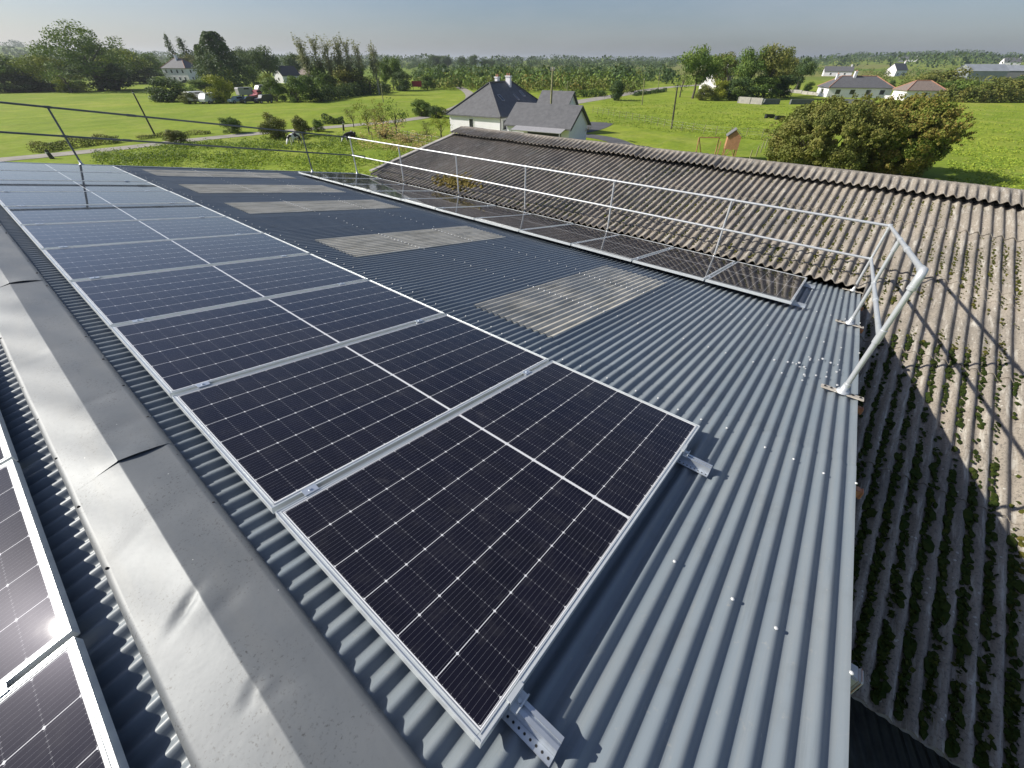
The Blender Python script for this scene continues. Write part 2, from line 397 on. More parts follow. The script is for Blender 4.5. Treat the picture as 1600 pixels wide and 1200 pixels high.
# ------------------------------------------------------------------ ground
def terrain(x, y):
    r = np.hypot(x, y); az = np.degrees(np.arctan2(x, y))
    t = np.clip((r - 500) / 2300, 0, 1); t = t * t * (3 - 2 * t)
    A = 12 + 34 * np.exp(-((az - 4) / 13.) ** 2) + 4 * np.exp(-((az - 64) / 6.) ** 2) + 16 * np.exp(-((az - 92) / 14.) ** 2)
    A = A + 5 * np.sin(az * .37) + 3 * np.sin(az * .9 + 1)
    u = np.clip((r - 60) / 200, 0, 1)
    roll = u * (.35 * np.sin(x * .021 + 1) * np.cos(y * .017) )
    return GZ + t * A + roll * 0.0
def ground_mat():
    n = NT('grassland'); p = n.pos()
    f = n.vor(n.pos((1, 1, 0)), .0055, 'Color'); fr = n.sep(f)[0]; fg = n.sep(f)[1]
    near = n.ramp(n.noise(p, .035, 5, .6), [(.32, (.19, .26, .028)), (.55, (.265, .33, .036)), (.75, (.35, .37, .06))])
    st = n.noise(n.pos((.25, 1.4, 1)), .25, 5, .65); near = n.mix(n.ramp(st, [(.45, 0), (.75, .55)]), near, (.135, .215, .018))
    far = n.mix(fr, (.12, .19, .025), (.25, .29, .045)); far = n.mix(n.ramp(fg, [(.55, 0), (.8, .8)]), far, (.21, .19, .075))
    d = n.new('VectorMath'); d.operation = 'LENGTH'; n.lk(n.new('NewGeometry').outputs['Position'], d.inputs[0])
    mr = n.new('MapRange'); n.lk(d.outputs['Value'], mr.inputs[0]); mr.inputs[1].default_value = 230; mr.inputs[2].default_value = 420
    base = n.mix(mr.outputs[0], near, far)
    g = n.noise(p, 1.6, 6, .75); base = n.mix(n.ramp(g, [(.38, .5), (.62, 0)]), base, n.mix(.5, base, (.05, .10, .008)))
    g2 = n.noise(n.pos((1, 1, 1)), .12, 5, .7); base = n.mix(n.ramp(g2, [(.50, 0), (.72, .6)]), base, (.33, .33, .085))
    g3 = n.noise(n.pos((.5, .5, 1)), .55, 6, .75); base = n.mix(n.ramp(g3, [(.48, 0), (.66, .6)]), base, (.15, .215, .03))
    g4 = n.noise(n.pos((.12, .9, 1)), .9, 4, .7); base = n.mix(n.ramp(g4, [(.55, 0), (.75, .35)]), base, (.36, .37, .12))
    n.set('Base Color', base); n.set('Roughness', 1); n.set('Specular IOR Level', .1)
    n.bump(n.m('ADD', n.noise(p, 2.5, 6, .8), n.m('MULTIPLY', n.noise(p, .16, 3), 9)), .5, .12)
    return n.mat
MAT['ground'] = ground_mat()
def build_ground():
    rr = np.concatenate([[0.0], np.geomspace(6, 9000, 130)]); na = 300
    th = np.linspace(0, 2 * np.pi, na, endpoint=False)
    R, T = np.meshgrid(rr[1:], th, indexing='ij'); X = R * np.sin(T); Y = R * np.cos(T)
    V = np.concatenate([[[0, 0, GZ]], np.stack([X, Y, terrain(X, Y)], -1).reshape(-1, 3)])
    F = []
    n = len(rr) - 1
    i, j = np.meshgrid(np.arange(n - 1), np.arange(na), indexing='ij'); j2 = (j + 1) % na
    Q = np.stack([1 + i * na + j, 1 + i * na + j2, 1 + (i + 1) * na + j2, 1 + (i + 1) * na + j], -1).reshape(-1, 4)[:, ::-1]
    tri = [(0, 1 + (k + 1) % na, 1 + k) for k in range(na)]
    faces = [tuple(q) for q in Q.tolist()] + tri
    o = add_mesh('ground', V, faces, MAT['ground'], smooth=True); tag(o, kind='structure')
build_ground()

def ribbon(name, pts, w, m, dz, kind='structure'):
    P = [Vector((p[0], p[1], 0)) for p in pts]
    # smooth the line
    for _ in range(2):
        Q = [P[0]]
        for a, b in zip(P[:-1], P[1:]): Q += [a * .75 + b * .25, a * .25 + b * .75]
        P = Q + [P[-1]]
    V = []; F = []
    for i, p in enumerate(P):
        t = (P[min(i + 1, len(P) - 1)] - P[max(i - 1, 0)]).normalized(); nn = Vector((-t.y, t.x, 0))
        ww = w[0] + (w[1] - w[0]) * i / (len(P) - 1) if isinstance(w, tuple) else w
        for s in (-.5, .5):
            q = p + nn * ww * s; V.append((q.x, q.y, GZ + dz))
    for i in range(len(P) - 1): F.append((2 * i, 2 * i + 1, 2 * i + 3, 2 * i + 2))
    o = add_mesh(name, V, F, m); tag(o, kind=kind); return o
ribbon('lane', [(-60, 78), (-10, 76), (4, 73.5), (14, 72.6), (22, 73.6), (30, 73.2), (37, 72.0), (46, 70.8), (56, 69.6), (70, 74), (100, 95), (125, 120), (150, 150)], 3.2, MAT['lane'], .03)
ribbon('road', [(95, 66), (120, 70), (150, 74), (171, 78), (198, 82), (225, 82), (300, 70)], 5.5, MAT['lane'], .03)
ribbon('driveway', [(56, 40), (63, 38), (70, 39), (76, 41)], (5, 5), MAT['asphalt'], .035)
ribbon('path', [(55, 25), (60, 31), (60, 36)], (2.5, 3.5), MAT['asphalt'], .028)

# ------------------------------------------------------------------ vegetation builders
def leaf_cards(C, S, rng, N=None, spread=.55):
    """C (n,3) centres, S (n,) sizes -> verts, quads; random orientation"""
    n = len(C)
    a = rng.normal(size=(n, 3))
    if N is not None:
        nn = N / (np.linalg.norm(N, axis=1)[:, None] + 1e-9) + rng.normal(0, spread, (n, 3)); nn /= np.linalg.norm(nn, axis=1)[:, None] + 1e-9
        a -= nn * (a * nn).sum(1)[:, None]
    a /= np.linalg.norm(a, axis=1)[:, None] + 1e-9
    b = rng.normal(size=(n, 3)) if N is None else np.cross(nn, a); b -= a * (a * b).sum(1)[:, None]; b /= np.linalg.norm(b, axis=1)[:, None] + 1e-9
    s = S[:, None]; w = .42
    P = np.stack([C - a * s * .5, C + b * s * w, C + a * s * .5, C - b * s * w], 1).reshape(-1, 3)
    return P, np.arange(4 * n).reshape(n, 4)
def crown_points(kind, rng, n):
    """points of a unit-high plant with its base at z=0 and about unit width; returns points and a clump tint"""
    pts = []; tn = []; nr = []
    if kind in ('broad', 'round', 'wind', 'bush', 'sparse'):
        K = {'broad': 44, 'round': 26, 'wind': 40, 'bush': 22, 'sparse': 20}[kind]
        for k in range(K):
            while True:
                p = rng.uniform(-1, 1, 3)
                if np.linalg.norm(p) < 1: break
            if kind == 'round': c = np.array([p[0] * .36, p[1] * .36, .60 + p[2] * .30]); r = rng.uniform(.10, .19)
            elif kind == 'broad': c = np.array([p[0] * .40, p[1] * .40, .56 + p[2] * .36]); r = rng.uniform(.07, .14)
            elif kind == 'bush': c = np.array([p[0] * .38, p[1] * .38, .38 + p[2] * .42]); r = rng.uniform(.12, .22)
            elif kind == 'sparse': c = np.array([p[0] * .30, p[1] * .30, .55 + p[2] * .40]); r = rng.uniform(.07, .15)
            else:
                t = rng.uniform(0, 1) ** .8; c = np.array([-.46 + .95 * t + p[0] * .10, p[1] * .30, .93 - .78 * t ** 1.25 + p[2] * .12 - .30 * rng.uniform(0, 1) * (1 - t)]); r = rng.uniform(.07, .15)
            m = max(8, int(n / K * (r / .15) ** 2))
            q = rng.normal(size=(m, 3)); q /= np.linalg.norm(q, axis=1)[:, None]
            q = q * (r * rng.uniform(.45, 1.12, (m, 1))); q[:, 2] *= .75
            if kind == 'wind': q[:, 0] += .35 * q[:, 2] * -1
            pts.append(c + q); nr.append(q + (c - np.array([0, 0, .5])) * .12); tn.append(np.clip(rng.uniform(.15, .85) + rng.normal(0, .14, m), 0, 1))
    elif kind == 'cypress':
        z = rng.uniform(0.02, 1, n) ** .85; ang = rng.uniform(0, 2 * np.pi, n)
        lob = 1 + .16 * np.sin(ang * 5 + z * 9) + .12 * np.sin(ang * 3 - z * 17)
        rad = .44 * np.clip(1.06 - z, 0, 1) ** .62 * np.clip(z * 7, .55, 1) * lob * rng.uniform(.3, 1.06, n) ** .45
        pts.append(np.stack([rad * np.cos(ang), rad * np.sin(ang), z], 1)); tn.append(np.clip(.5 + .3 * np.sin(ang * 5 + z * 9) + rng.normal(0, .15, n), 0, 1))
    elif kind == 'fir':
        for z in np.linspace(.30, .97, 15):
            R = .36 * (1.02 - z) ** .8 * rng.uniform(.6, 1.2) + .03
            for k in range(6):
                a = rng.uniform(0, 6.28); m = max(4, int(n / 96)); t = rng.uniform(.1, 1, m)
                pts.append(np.stack([R * t * np.cos(a), R * t * np.sin(a), z - .09 * t + rng.normal(0, .012, m)], 1) + rng.normal(0, .018, (m, 3))); tn.append(rng.uniform(.2, .9, m))
    elif kind == 'poplar':
        for k in range(34):
            a = rng.uniform(0, 6.28); z0 = rng.uniform(.18, .75); ln = rng.uniform(.18, .36) * (1.15 - z0 * .5); sp = rng.uniform(.25, .5)
            m = int(n / 34 * (1.6 if z0 < .42 else .75)); t = rng.uniform(.25, 1, m)
            pts.append(np.stack([np.cos(a) * ln * t * sp, np.sin(a) * ln * t * sp, z0 + ln * t * .95], 1) + rng.normal(0, .020, (m, 3))); tn.append(np.clip((.2 if z0 < .42 else .65) + rng.normal(0, .2, m), 0, 1))
    elif kind == 'tuft':
        for k in range(26):
            a = rng.uniform(0, 6.28); sp = rng.uniform(.1, .45); m = max(4, int(n / 26)); t = rng.uniform(.15, 1, m)
            pts.append(np.stack([np.cos(a) * sp * t ** 1.3, np.sin(a) * sp * t ** 1.3, t * rng.uniform(.6, 1)], 1) + rng.normal(0, .02, (m, 3))); tn.append(rng.uniform(0, 1, m))
    P = np.concatenate(pts); T = np.concatenate(tn); ok = P[:, 2] > .01
    if nr: N = np.concatenate(nr)
    else: N = P * np.array([1, 1, .0]) + np.array([0, 0, .12]); N[:, 2] += .08 * np.sin(P[:, 2] * 60)
    P, T, N = P[ok], T[ok], N[ok]
    P[:, 2] /= np.percentile(P[:, 2], 99.3)
    if kind not in ('poplar', 'fir'): P[:, :2] /= max(.2, 2 * np.percentile(np.abs(P[:, :2]), 98.5))
    return P, T, N
def trunk_mb(kind, rng):
    mb = MB()
    if kind == 'wind':
        mb.tube([(.02, 0, 0), (.0, 0, .16), (-.06, .01, .34), (-.16, .02, .60), (-.26, .0, .80)], [.045, .034, .027, .016, .006], 8)
        mb.tube([(.0, 0, .16), (.10, .03, .34), (.16, .02, .50)], [.026, .015, .006], 7)
        mb.tube([(-.06, .01, .34), (.02, -.05, .55), (.05, -.06, .66)], [.018, .012, .005], 7)
        mb.tube([(-.22, .05, 0), (-.23, .05, .14), (-.30, .04, .34), (-.36, .03, .50)], [.03, .024, .016, .006], 7)
    elif kind in ('poplar', 'fir'):
        mb.tube([(0, 0, 0), (.005, 0, .3), (-.004, .004, .65), (0, 0, .97)], [.022, .017, .010, .003], 7)
        if kind == 'poplar':
            for k in range(22):
                a = rng.uniform(0, 6.28); z0 = rng.uniform(.15, .8); ln = rng.uniform(.15, .34) * (1.1 - z0 * .6); sp = rng.uniform(.2, .45)
                mb.tube([(0, 0, z0), (math.cos(a) * ln * sp * .6, math.sin(a) * ln * sp * .6, z0 + ln * .5), (math.cos(a) * ln * sp, math.sin(a) * ln * sp, z0 + ln)], [.007, .004, .002], 4)
    elif kind in ('bush', 'tuft'):
        for k in range(5):
            a = k * 1.26 + rng.uniform(0, .6); mb.tube([(.02 * math.cos(a), .02 * math.sin(a), 0), (.10 * math.cos(a), .10 * math.sin(a), .25), (.22 * math.cos(a), .22 * math.sin(a), .55)], [.016, .011, .004], 5)
    elif kind == 'cypress': mb.tube([(0, 0, 0), (0, 0, .5), (0, 0, .93)], [.03, .02, .004], 7)
    else:
        mb.tube([(0, 0, 0), (.01, .0, .18), (-.01, .01, .40), (.0, 0, .72)], [.034, .026, .018, .005], 8)
        for k in range(6):
            a = k * 1.05 + rng.uniform(0, .7); z0 = rng.uniform(.2, .45)
            mb.tube([(0, 0, z0), (.12 * math.cos(a), .12 * math.sin(a), z0 + .15), (.26 * math.cos(a), .26 * math.sin(a), z0 + .32)], [.014, .009, .003], 6)
    return mb
PROTO = {}
def proto(kind, col, var):
    key = (kind, col, var)
    if key not in PROTO:
        rng = np.random.default_rng(hash(kind) % 1 + sum(map(ord, kind + col)) + var * 77)
        n = {'broad': 17000, 'round': 5200, 'wind': 7000, 'bush': 5000, 'sparse': 1500, 'cypress': 9000, 'fir': 1500, 'poplar': 1500, 'tuft': 800}[kind]
        ls = {'broad': .026, 'round': .040, 'wind': .026, 'bush': .050, 'sparse': .040, 'cypress': .036, 'fir': .032, 'poplar': .024, 'tuft': .05}[kind]
        P, T, N = crown_points(kind, rng, n)
        V, F = leaf_cards(P, ls * rng.uniform(.6, 1.3, len(P)), rng, N if kind not in ('poplar', 'tuft') else None)
        me = add_mesh('crown', V, F, LEAF[col], tint=T); tr = trunk_mb(kind, rng).build('trunk', MAT['pale_bark' if kind == 'poplar' else 'bark'])
        PROTO[key] = (me.data, tr.data)
        for o in (me, tr): bpy.data.objects.remove(o)
    return PROTO[key]
NPL = [0]
def plant(kind, col, px, py, ptop, pw, label, cat='tree', name=None, group=None, rot=None, var=None):
    """a tree or bush rooted at the sighted ground point, as high and as wide as sighted"""
    g = spot(px, py); h = height_at(g, ptop); w = pw / px_per_m(g)
    NPL[0] += 1; v = NPL[0] % 3 if var is None else var
    cm, tm = proto(kind, col, v)
    name = name or {'broad': 'broadleaf_tree', 'round': 'broadleaf_tree', 'wind': 'windswept_tree', 'bush': 'bush', 'sparse': 'sparse_tree', 'cypress': 'cypress_tree', 'fir': 'fir_tree', 'poplar': 'poplar_tree', 'tuft': 'shrub'}[kind]
    wu = {'fir': .6, 'poplar': .33}.get(kind, 1.0)
    r = empty(name, g, (0, 0, random.Random(NPL[0]).uniform(0, 6.28) if rot is None else rot)); sx = w / wu
    r.scale = (sx, sx, h)
    for nm, me in (('crown', cm), ('trunk', tm)):
        o = bpy.data.objects.new(nm, me); SC.collection.objects.link(o); o.parent = r
    tag(r, label, cat, group); return r
def hedge(pts, hgt, wid, col, label, name='hedge', seed=1, leaf=.36, dens=60, cat='hedge', kind=None, stem=True):
    rng = np.random.default_rng(seed); P = []; T = []; N = []
    for (x0, y0), (x1, y1) in zip(pts[:-1], pts[1:]):
        L = math.hypot(x1 - x0, y1 - y0); n = int(L * hgt * dens); t = rng.uniform(0, 1, n)
        nx, ny = -(y1 - y0) / L, (x1 - x0) / L
        bumpy = .78 + .22 * np.sin(t * L * .9 + seed) * np.sin(t * L * .37 + 2 * seed) + .12 * np.sin(t * L * 2.3)
        q = rng.uniform(0, 1, n) ** .8; off = rng.uniform(-1, 1, n) * wid / 2 * (1.02 - .45 * q ** 3); z = q * hgt * bumpy; N.append(np.stack([nx * off / wid * 2, ny * off / wid * 2, .25 + q], 1))
        P.append(np.stack([x0 + (x1 - x0) * t + nx * off, y0 + (y1 - y0) * t + ny * off, GZ + z], 1)); T.append(np.clip(.5 + .35 * np.sin(t * L * 1.7 + seed) + rng.normal(0, .2, n), 0, 1))
    P = np.concatenate(P); T = np.concatenate(T); c = np.array([pts[0][0], pts[0][1], GZ])
    V, F = leaf_cards(P, leaf * rng.uniform(.6, 1.4, len(P)), rng, np.concatenate(N), .6)
    o = add_mesh(name, V, F, LEAF[col], tint=T, offset=c); o.location = c
    tag(o, label, cat, kind=kind); return o
def mass(name, band, n, hm, col, seed, cards=60, leaf=.19, wid=1.35, far=False):
    """vegetation that reads as one mass, bush by bush over a stretch of land"""
    rng = np.random.default_rng(seed); P = []; S = []; T = []; NN = []
    for _ in range(n):
        x, y = band(rng); g = spot(x, y)
        if far: g[2] = terrain(g[0], g[1])
        h = hm[0] + (hm[1] - hm[0]) * rng.uniform() ** 1.6; k = cards; q = rng.normal(size=(k, 3)); q /= np.linalg.norm(q, axis=1)[:, None]
        q *= rng.uniform(.5, 1, (k, 1)); q = q * np.array([h * wid * .5, h * wid * .5, h * .5]); NN.append(q + np.array([0, 0, .1 * h])); q[:, 2] += h * .5
        P.append(g + q); S.append(h * leaf * rng.uniform(.6, 1.3, k)); T.append(np.clip(.5 + .3 * math.sin(g[0] * .045 + seed) * math.sin(g[1] * .05) + rng.normal(0, .16) + rng.normal(0, .12, k), 0, 1))
    P = np.concatenate(P); V, F = leaf_cards(P, np.concatenate(S), rng, np.concatenate(NN), .4)
    o = add_mesh(name, V, F, LEAF[col], tint=np.concatenate(T)); tag(o, kind='stuff'); return o

# ------------------------------------------------------------------ corrugated roofs
XR = -0.322                                   # ridge of the metal shed
ZR = -XR * math.tan(R10)                      # where the panel planes of both slopes meet
def slope_to_world(P, side):
    """roof frame (u down the slope from the ridge line, v along the ridge, w off the roof) -> world, for the right (+1) or left (-1) slope"""
    u, v, w = P[:, 0], P[:, 1], P[:, 2]; c, s = math.cos(R10), math.sin(R10)
    return np.stack([XR + side * (u * c + w * s), v, ZR - u * s + w * c], 1)
U0 = -XR / math.cos(R10)                      # the panel frame's u = 0 lies this far below the ridge line
PITCH = .0805; AMP = .0117; WR = -.095
def corr_grid(u, v, w0, phase_v0, amp=AMP, pitch=PITCH, dw=None):
    U, V = np.meshgrid(u, v, indexing='ij'); W = w0 + amp * np.cos(2 * np.pi * (V - phase_v0) / pitch)
    if dw is not None: W = W + dw(U, V)
    nu, nv = len(u), len(v); i, j = np.meshgrid(np.arange(nu - 1), np.arange(nv - 1), indexing='ij')
    F = np.stack([i * nv + j, (i + 1) * nv + j, (i + 1) * nv + j + 1, i * nv + j + 1], -1).reshape(-1, 4)
    return np.stack([U, V, W], -1).reshape(-1, 3), F, j.ravel()
Y0, Y1 = -.855, 13.44

shed = empty('metal_shed', (4, 6, GZ))
tag(shed, 'long farm shed with blue grey corrugated metal roof carrying solar panels', 'shed')
def build_metal_roof(side):
    v = np.arange(Y0 - (6 * PITCH if side < 0 else 0), Y1 + 1e-6, PITCH / 10); Vs = []; Fs = []; Ts = []; b = 0
    rng = np.random.default_rng(5 + side)
    wob = lambda U, V: .0022 * np.clip(1 - np.abs(np.mod(V - Y0, 1.0) - .06) / .05, 0, 1) + .0022 * np.sin(V * 2.1 + U * .7) * np.sin(U * 1.3 + V * .4) + .0012 * np.sin(V * 6.3 + U * 2)
    for k, (a, e) in enumerate(((.02, 2.53 + U0), (2.44 + U0, 5.72 + U0), (5.64 + U0, 8.62 + U0))):
        u = np.linspace(a, e, 9); P, F, j = corr_grid(u, v, WR - .0035 * k, Y0, dw=wob)
        sheet = np.floor((v[j] - Y0) / 1.0).astype(int); tt = rng.uniform(0, 1, 40)
        Vs.append(slope_to_world(P, side)); Fs.append(F[:, ::side] + b); Ts.append(tt[sheet]); b += len(P)
        # the sheet's lower end has a thickness you can see
        m = len(v); P2 = P[-m:].copy(); P2[:, 2] -= .003; P2[:, 0] -= .0005
        i = np.arange(m - 1); Vs += [slope_to_world(P[-m:], side), slope_to_world(P2, side)]
        Fs.append(np.stack([b + i, b + m + i, b + m + i + 1, b + i + 1], 1)[:, ::side]); Ts.append(np.full(m - 1, .3)); b += 2 * m
    V = np.concatenate(Vs); F = np.concatenate(Fs); T = np.concatenate(Ts); nf = len(F); mi = np.zeros(nf, int)
    # fixing screws on the crests along the purlins
    sc = MB()
    for pu in (1.03, 2.30, 3.66, 4.95, 6.28, 7.62):
        k = 0
        while Y0 + k * PITCH < Y1:
            vv = Y0 + k * PITCH; k += 2 if rng.uniform() < .6 else 3
            uu = pu + rng.normal(0, .018); c = np.array([[uu + U0, vv, WR + AMP - .001 + .0045]])
            sc.sphere(slope_to_world(c, side)[0], .0085, 6, 4, 0, (1, 1, .6))
    for q in range(26 if side == 1 else 0):
        uu, vv = rng.normal(4.0, .25), rng.normal(-.50, .13); vv = Y0 + round((vv - Y0) / PITCH) * PITCH + rng.normal(0, .012)
        sc.sphere(slope_to_world(np.array([[uu + U0, max(vv, Y0), WR + AMP]]), side)[0], rng.uniform(.006, .016), 7, 4, 0, (1.4, .8, .1))
    off = len(V); V = np.concatenate([V, np.array(sc.v)])
    faces = F.tolist() + [[off + i for i in f] for f in sc.f]
    mi = np.concatenate([mi, np.ones(len(sc.f), int)]); T = np.concatenate([T, np.full(len(sc.f), .5)])
    o = add_mesh('roof_sheeting', V, faces, [MAT['roof'], MAT['screw']], shed, mi, True, T, shed.location)
for side in (1, -1): build_metal_roof(side)
# translucent rooflight strips
for k, (v0, v1) in enumerate(((1.50, 2.48), (4.50, 5.52), (7.55, 8.52), (9.62, 10.62), (11.95, 12.92))):
    a = Y0 + round((v0 - Y0) / PITCH) * PITCH - PITCH * .25; e = Y0 + round((v1 - Y0) / PITCH) * PITCH + PITCH * .25
    v = np.arange(a, e + 1e-6, PITCH / 10)
    P, F, _ = corr_grid(np.linspace(2.60 + U0, 5.66 + U0, 8), v, WR + .0045, Y0, amp=AMP * 1.02)
    V = slope_to_world(P, 1); mb = MB()
    for pu in (3.65, 4.78):
        for q in np.arange(a + PITCH * .25, e, PITCH):
            c = slope_to_world(np.array([[pu + U0, q, WR + AMP + .008]]), 1)[0]; mb.box(c, (.014, .011, .009), Matrix.Rotation(R10, 3, 'Y'), 1)
    off = len(V); faces = F.tolist() + [[off + i for i in f] for f in mb.f]
    add_mesh('rooflight', np.concatenate([V, np.array(mb.v)]), faces, [MAT['light_faded' if k == 0 else 'light'], MAT['whitepaint']], shed, [0] * len(F) + [1] * len(mb.f), True, offset=shed.location)
# ridge capping: bent sheets, each lapped over its nearer neighbour, with dents
def build_cap():
    Vs = []; Fs = []; b = 0
    joints = [-.87, 1.95, 4.95, 7.95, 10.95, 13.47]
    half = .198; s = np.concatenate([np.linspace(-half - .004, -.012, 15), np.array([-.004, -.0025, 0, .0025, .004]), np.linspace(.012, half + .004, 15)])
    for k, (a, e) in enumerate(zip(joints[:-1], joints[1:])):
        y = np.arange(a, e + .06, .02 if k < 2 else .06); Y, Sx = np.meshgrid(y, s, indexing='ij')
        X = XR + Sx * math.cos(R10) * 1.0
        ax = np.sqrt(Sx ** 2 + .0012 ** 2)
        Z = ZR + (WR + AMP) / math.cos(R10) + .020 - ax * math.sin(R10) * 1.06 + .004
        Z = Z + .0035 * np.sin(Y * 3.1 + Sx * 9) * np.clip(np.abs(Sx) / half, 0, 1) + .0015 * np.sin(Y * 11 + Sx * 25)
        for (dy, dx, ln, wdt, dep, sk) in ((1.02, -.045, .055, .016, .013, .55), (.60, -.015, .03, .012, .010, .3), (.55, .02, .05, .02, .006, -.3), (.93, .05, .06, .03, .005, .2), (2.6, .05, .09, .04, .004, .2), (2.25, .08, .08, .05, .005, 0), (1.45, -.09, .16, .05, .005, .3), (3.4, -.08, .14, .05, .004, 0)):
            A = (Sx - dx) ; Bq = (Y - dy) - sk * A
            Z = Z - dep * np.exp(-(A / ln) ** 2 - (Bq / wdt) ** 2)
        lift = np.exp(-((Y - a) / .10) ** 2) * (.0075 + .006 * np.exp(-((Sx - .07) / .06) ** 2)) * (k > 0)
        Z = Z + lift * np.clip((half - np.abs(Sx)) / .05, 0, 1) * np.where(Sx < 0, np.clip(1 + Sx / .10, .06, 1) * .75, 1)
        # down-turned edges
        ed = np.abs(Sx) > half
        Z = np.where(ed, Z - .016, Z)
        ny, ns = len(y), len(s); P = np.stack([X, Y, Z], -1).reshape(-1, 3)
        i, j = np.meshgrid(np.arange(ny - 1), np.arange(ns - 1), indexing='ij')
        F = np.stack([i * ns + j, i * ns + j + 1, (i + 1) * ns + j + 1, (i + 1) * ns + j], -1).reshape(-1, 4)
        Vs.append(P); Fs.append(F + b); b += len(P)
        Q = P[:ns].copy(); Q[:, 2] -= .0018; Vs += [P[:ns], Q]; i = np.arange(ns - 1)       # visible sheet end
        Fs.append(np.stack([b + i, b + ns + i, b + ns + i + 1, b + i + 1], 1)); b += 2 * ns
    V = np.concatenate(Vs); F = np.concatenate(Fs); mb = MB()
    for sd in (-1, 1):
        for y in np.arange(1.42, 13.3, .42):
            mb.sphere((XR + sd * (half - .012) * math.cos(R10), y, ZR + (WR + AMP) / math.cos(R10) + .021 - half * math.sin(R10)), .0065, 6, 4, 1)
    off = len(V); fc = F.tolist() + [[off + i for i in f] for f in mb.f]
    add_mesh('ridge_cap', np.concatenate([V, np.array(mb.v)]), fc, [MAT['cap'], MAT['hole']], shed, [0] * len(F) + [1] * len(mb.f), True, offset=shed.location)
build_cap()
# walls, far verge flashing, purlin ends
def shed_walls():
    mb = MB(); zr = ZR - .16; xe = 8.45; half = xe - XR; ze = zr - half * math.tan(R10)
    for y0, y1 in ((-.66, -.50), (13.15, 13.31)):
        mb.prism([(XR - half, GZ), (XR + half, GZ), (XR + half, ze), (XR, zr), (XR - half, ze)], y0, y1)
    mb.box((XR + half - .08, 6.33, (GZ + ze) / 2), (.16, 13.6, ze - GZ)); mb.box((XR - half + .08, 6.33, (GZ + ze) / 2), (.16, 13.6, ze - GZ))
    mb.build('wall', MAT['concrete'], shed, shed.location)
    fl = MB()
    for sd in (1, -1):
        for (uu, ll) in ((U0 * 0 + .1, 8.75),):
            for (v0, v1, w0, w1) in ((13.40, 13.50, WR + .012, WR + .022), (13.485, 13.50, WR - .10, WR + .011)):
                P = np.array([(u, v, w) for u in (uu, ll) for v in (v0, v1) for w in (w0, w1)]); W = slope_to_world(P, sd)
                fl.add(W, [(0, 1, 3, 2), (4, 6, 7, 5), (0, 4, 5, 1), (2, 3, 7, 6), (0, 2, 6, 4), (1, 5, 7, 3)])
    fl.build('verge_flashing', MAT['roof'], shed, shed.location)
    for pu in (1.08, 2.385, 3.66, 4.95, 6.276, 7.624):
        c = slope_to_world(np.array([[pu + U0, -.80, WR - .075]]), 1)[0]; p = MB(); big = pu < 1.2
        rm = Matrix.Rotation(R10, 3, 'Y'); e = .11 if not big else .10; d = (.055, .055) if not big else (.065, .09)
        p.box((c[0], c[1] + .30 - e / 2 + .055, c[2]), (d[0], .71 + e, d[1]), rm, 0)
        p.box((c[0], c[1] - e - .006, c[2]), (d[0] + .003, .014, d[1] + .003), rm, 1)
        p.build('purlin', [MAT['pale'] if big else MAT['oxide'], MAT['oxide']], shed, shed.location, bevel=.006)
shed_walls()

# ------------------------------------------------------------------ solar panels, rails and clamps
PL, PW, PP = 2.06, 1.134, 1.16
def panel_parts():
    f = MB(); h = .035; t = .021
    # frame: two long and two short bars, a raised outer edge and a lower inner lip
    for y in (0, PW - t): f.box((PL / 2, y + t / 2, -h / 2 - .0015), (PL, t, h - .003))
    for x in (0, PL - t): f.box((x + t / 2, PW / 2, -h / 2 - .0015), (t, PW - 2 * t, h - .003))
    for o_, i_ in ((.0, .005), (.0145, .019)):
        w = i_ - o_
        for y in (o_, PW - i_): f.box((PL / 2, y + w / 2, -.0016), (PL - 2 * o_, w, .0032))
        for x in (o_, PL - i_): f.box((x + w / 2, PW / 2, -.0016), (w, PW - 2 * i_, .0032))
    fr = f.build('frame', MAT['alu'], None, bevel=.0009)
    g = MB(); g.box((PL / 2, PW / 2, -.0065), (PL - 2 * t + .002, PW - 2 * t + .002, .006)); gl = g.build('glass', MAT['pv'])
    lip = MB()
    for y in (t + .002, PW - t - .002): lip.box((PL / 2, y, -.0030), (PL - 2 * t - .008, .004, .0018))
    for x in (t + .002, PL - t - .002): lip.box((x, PW / 2, -.0030), (.004, PW - 2 * t, .0018))
    lp = lip.build('seal', MAT['whitepaint'])
    return fr, gl, lp
_pp = panel_parts()
def new_panel(loc, rot, label, group):
    r = empty('solar_panel', loc, rot)
    for o in _pp:
        if o.parent is None: o.parent = r; continue
        c = o.copy(); SC.collection.objects.link(c); c.parent = r
    tag(r, label, 'solar panel', group); return r
ORD = ['nearest', 'second', 'third', 'fourth', 'fifth', 'sixth', 'seventh', 'eighth', 'ninth', 'tenth', 'last']
def rr_(k): 
    g = random.Random(k); return (g.uniform(-.0022, .0022), g.uniform(-.0022, .0022))
c10, s10 = math.cos(R10), math.sin(R10)
for k in range(11):
    a, b_ = rr_(k)
    lab = {0: 'nearest solar panel, big and dark, end of the row by the ridge cap', 10: 'solar panel at the far gable end of the row by the ridge cap'}.get(k, '%s solar panel from the near end of the row beside the ridge cap' % ORD[k])
    new_panel((0, k * PP, 0), (a, R10 + b_, 0), lab, 'solar panels in the upper row beside the ridge')
for k in range(11):
    a, b_ = rr_(k + 50)
    lab = {0: 'solar panel at the near open end of the row along the eave guard rail', 10: 'solar panel at the far gable end of the row along the eave'}.get(k, '%s solar panel from the near end of the row along the eave' % ORD[k])
    u = 6.085; new_panel((u * c10, -.065 + k * PP, -u * s10), (a, R10 + b_, 0), lab, 'solar panels in the lower row along the eave')
LO = .305                                     # upper edge of the left slope's row, down from the ridge line
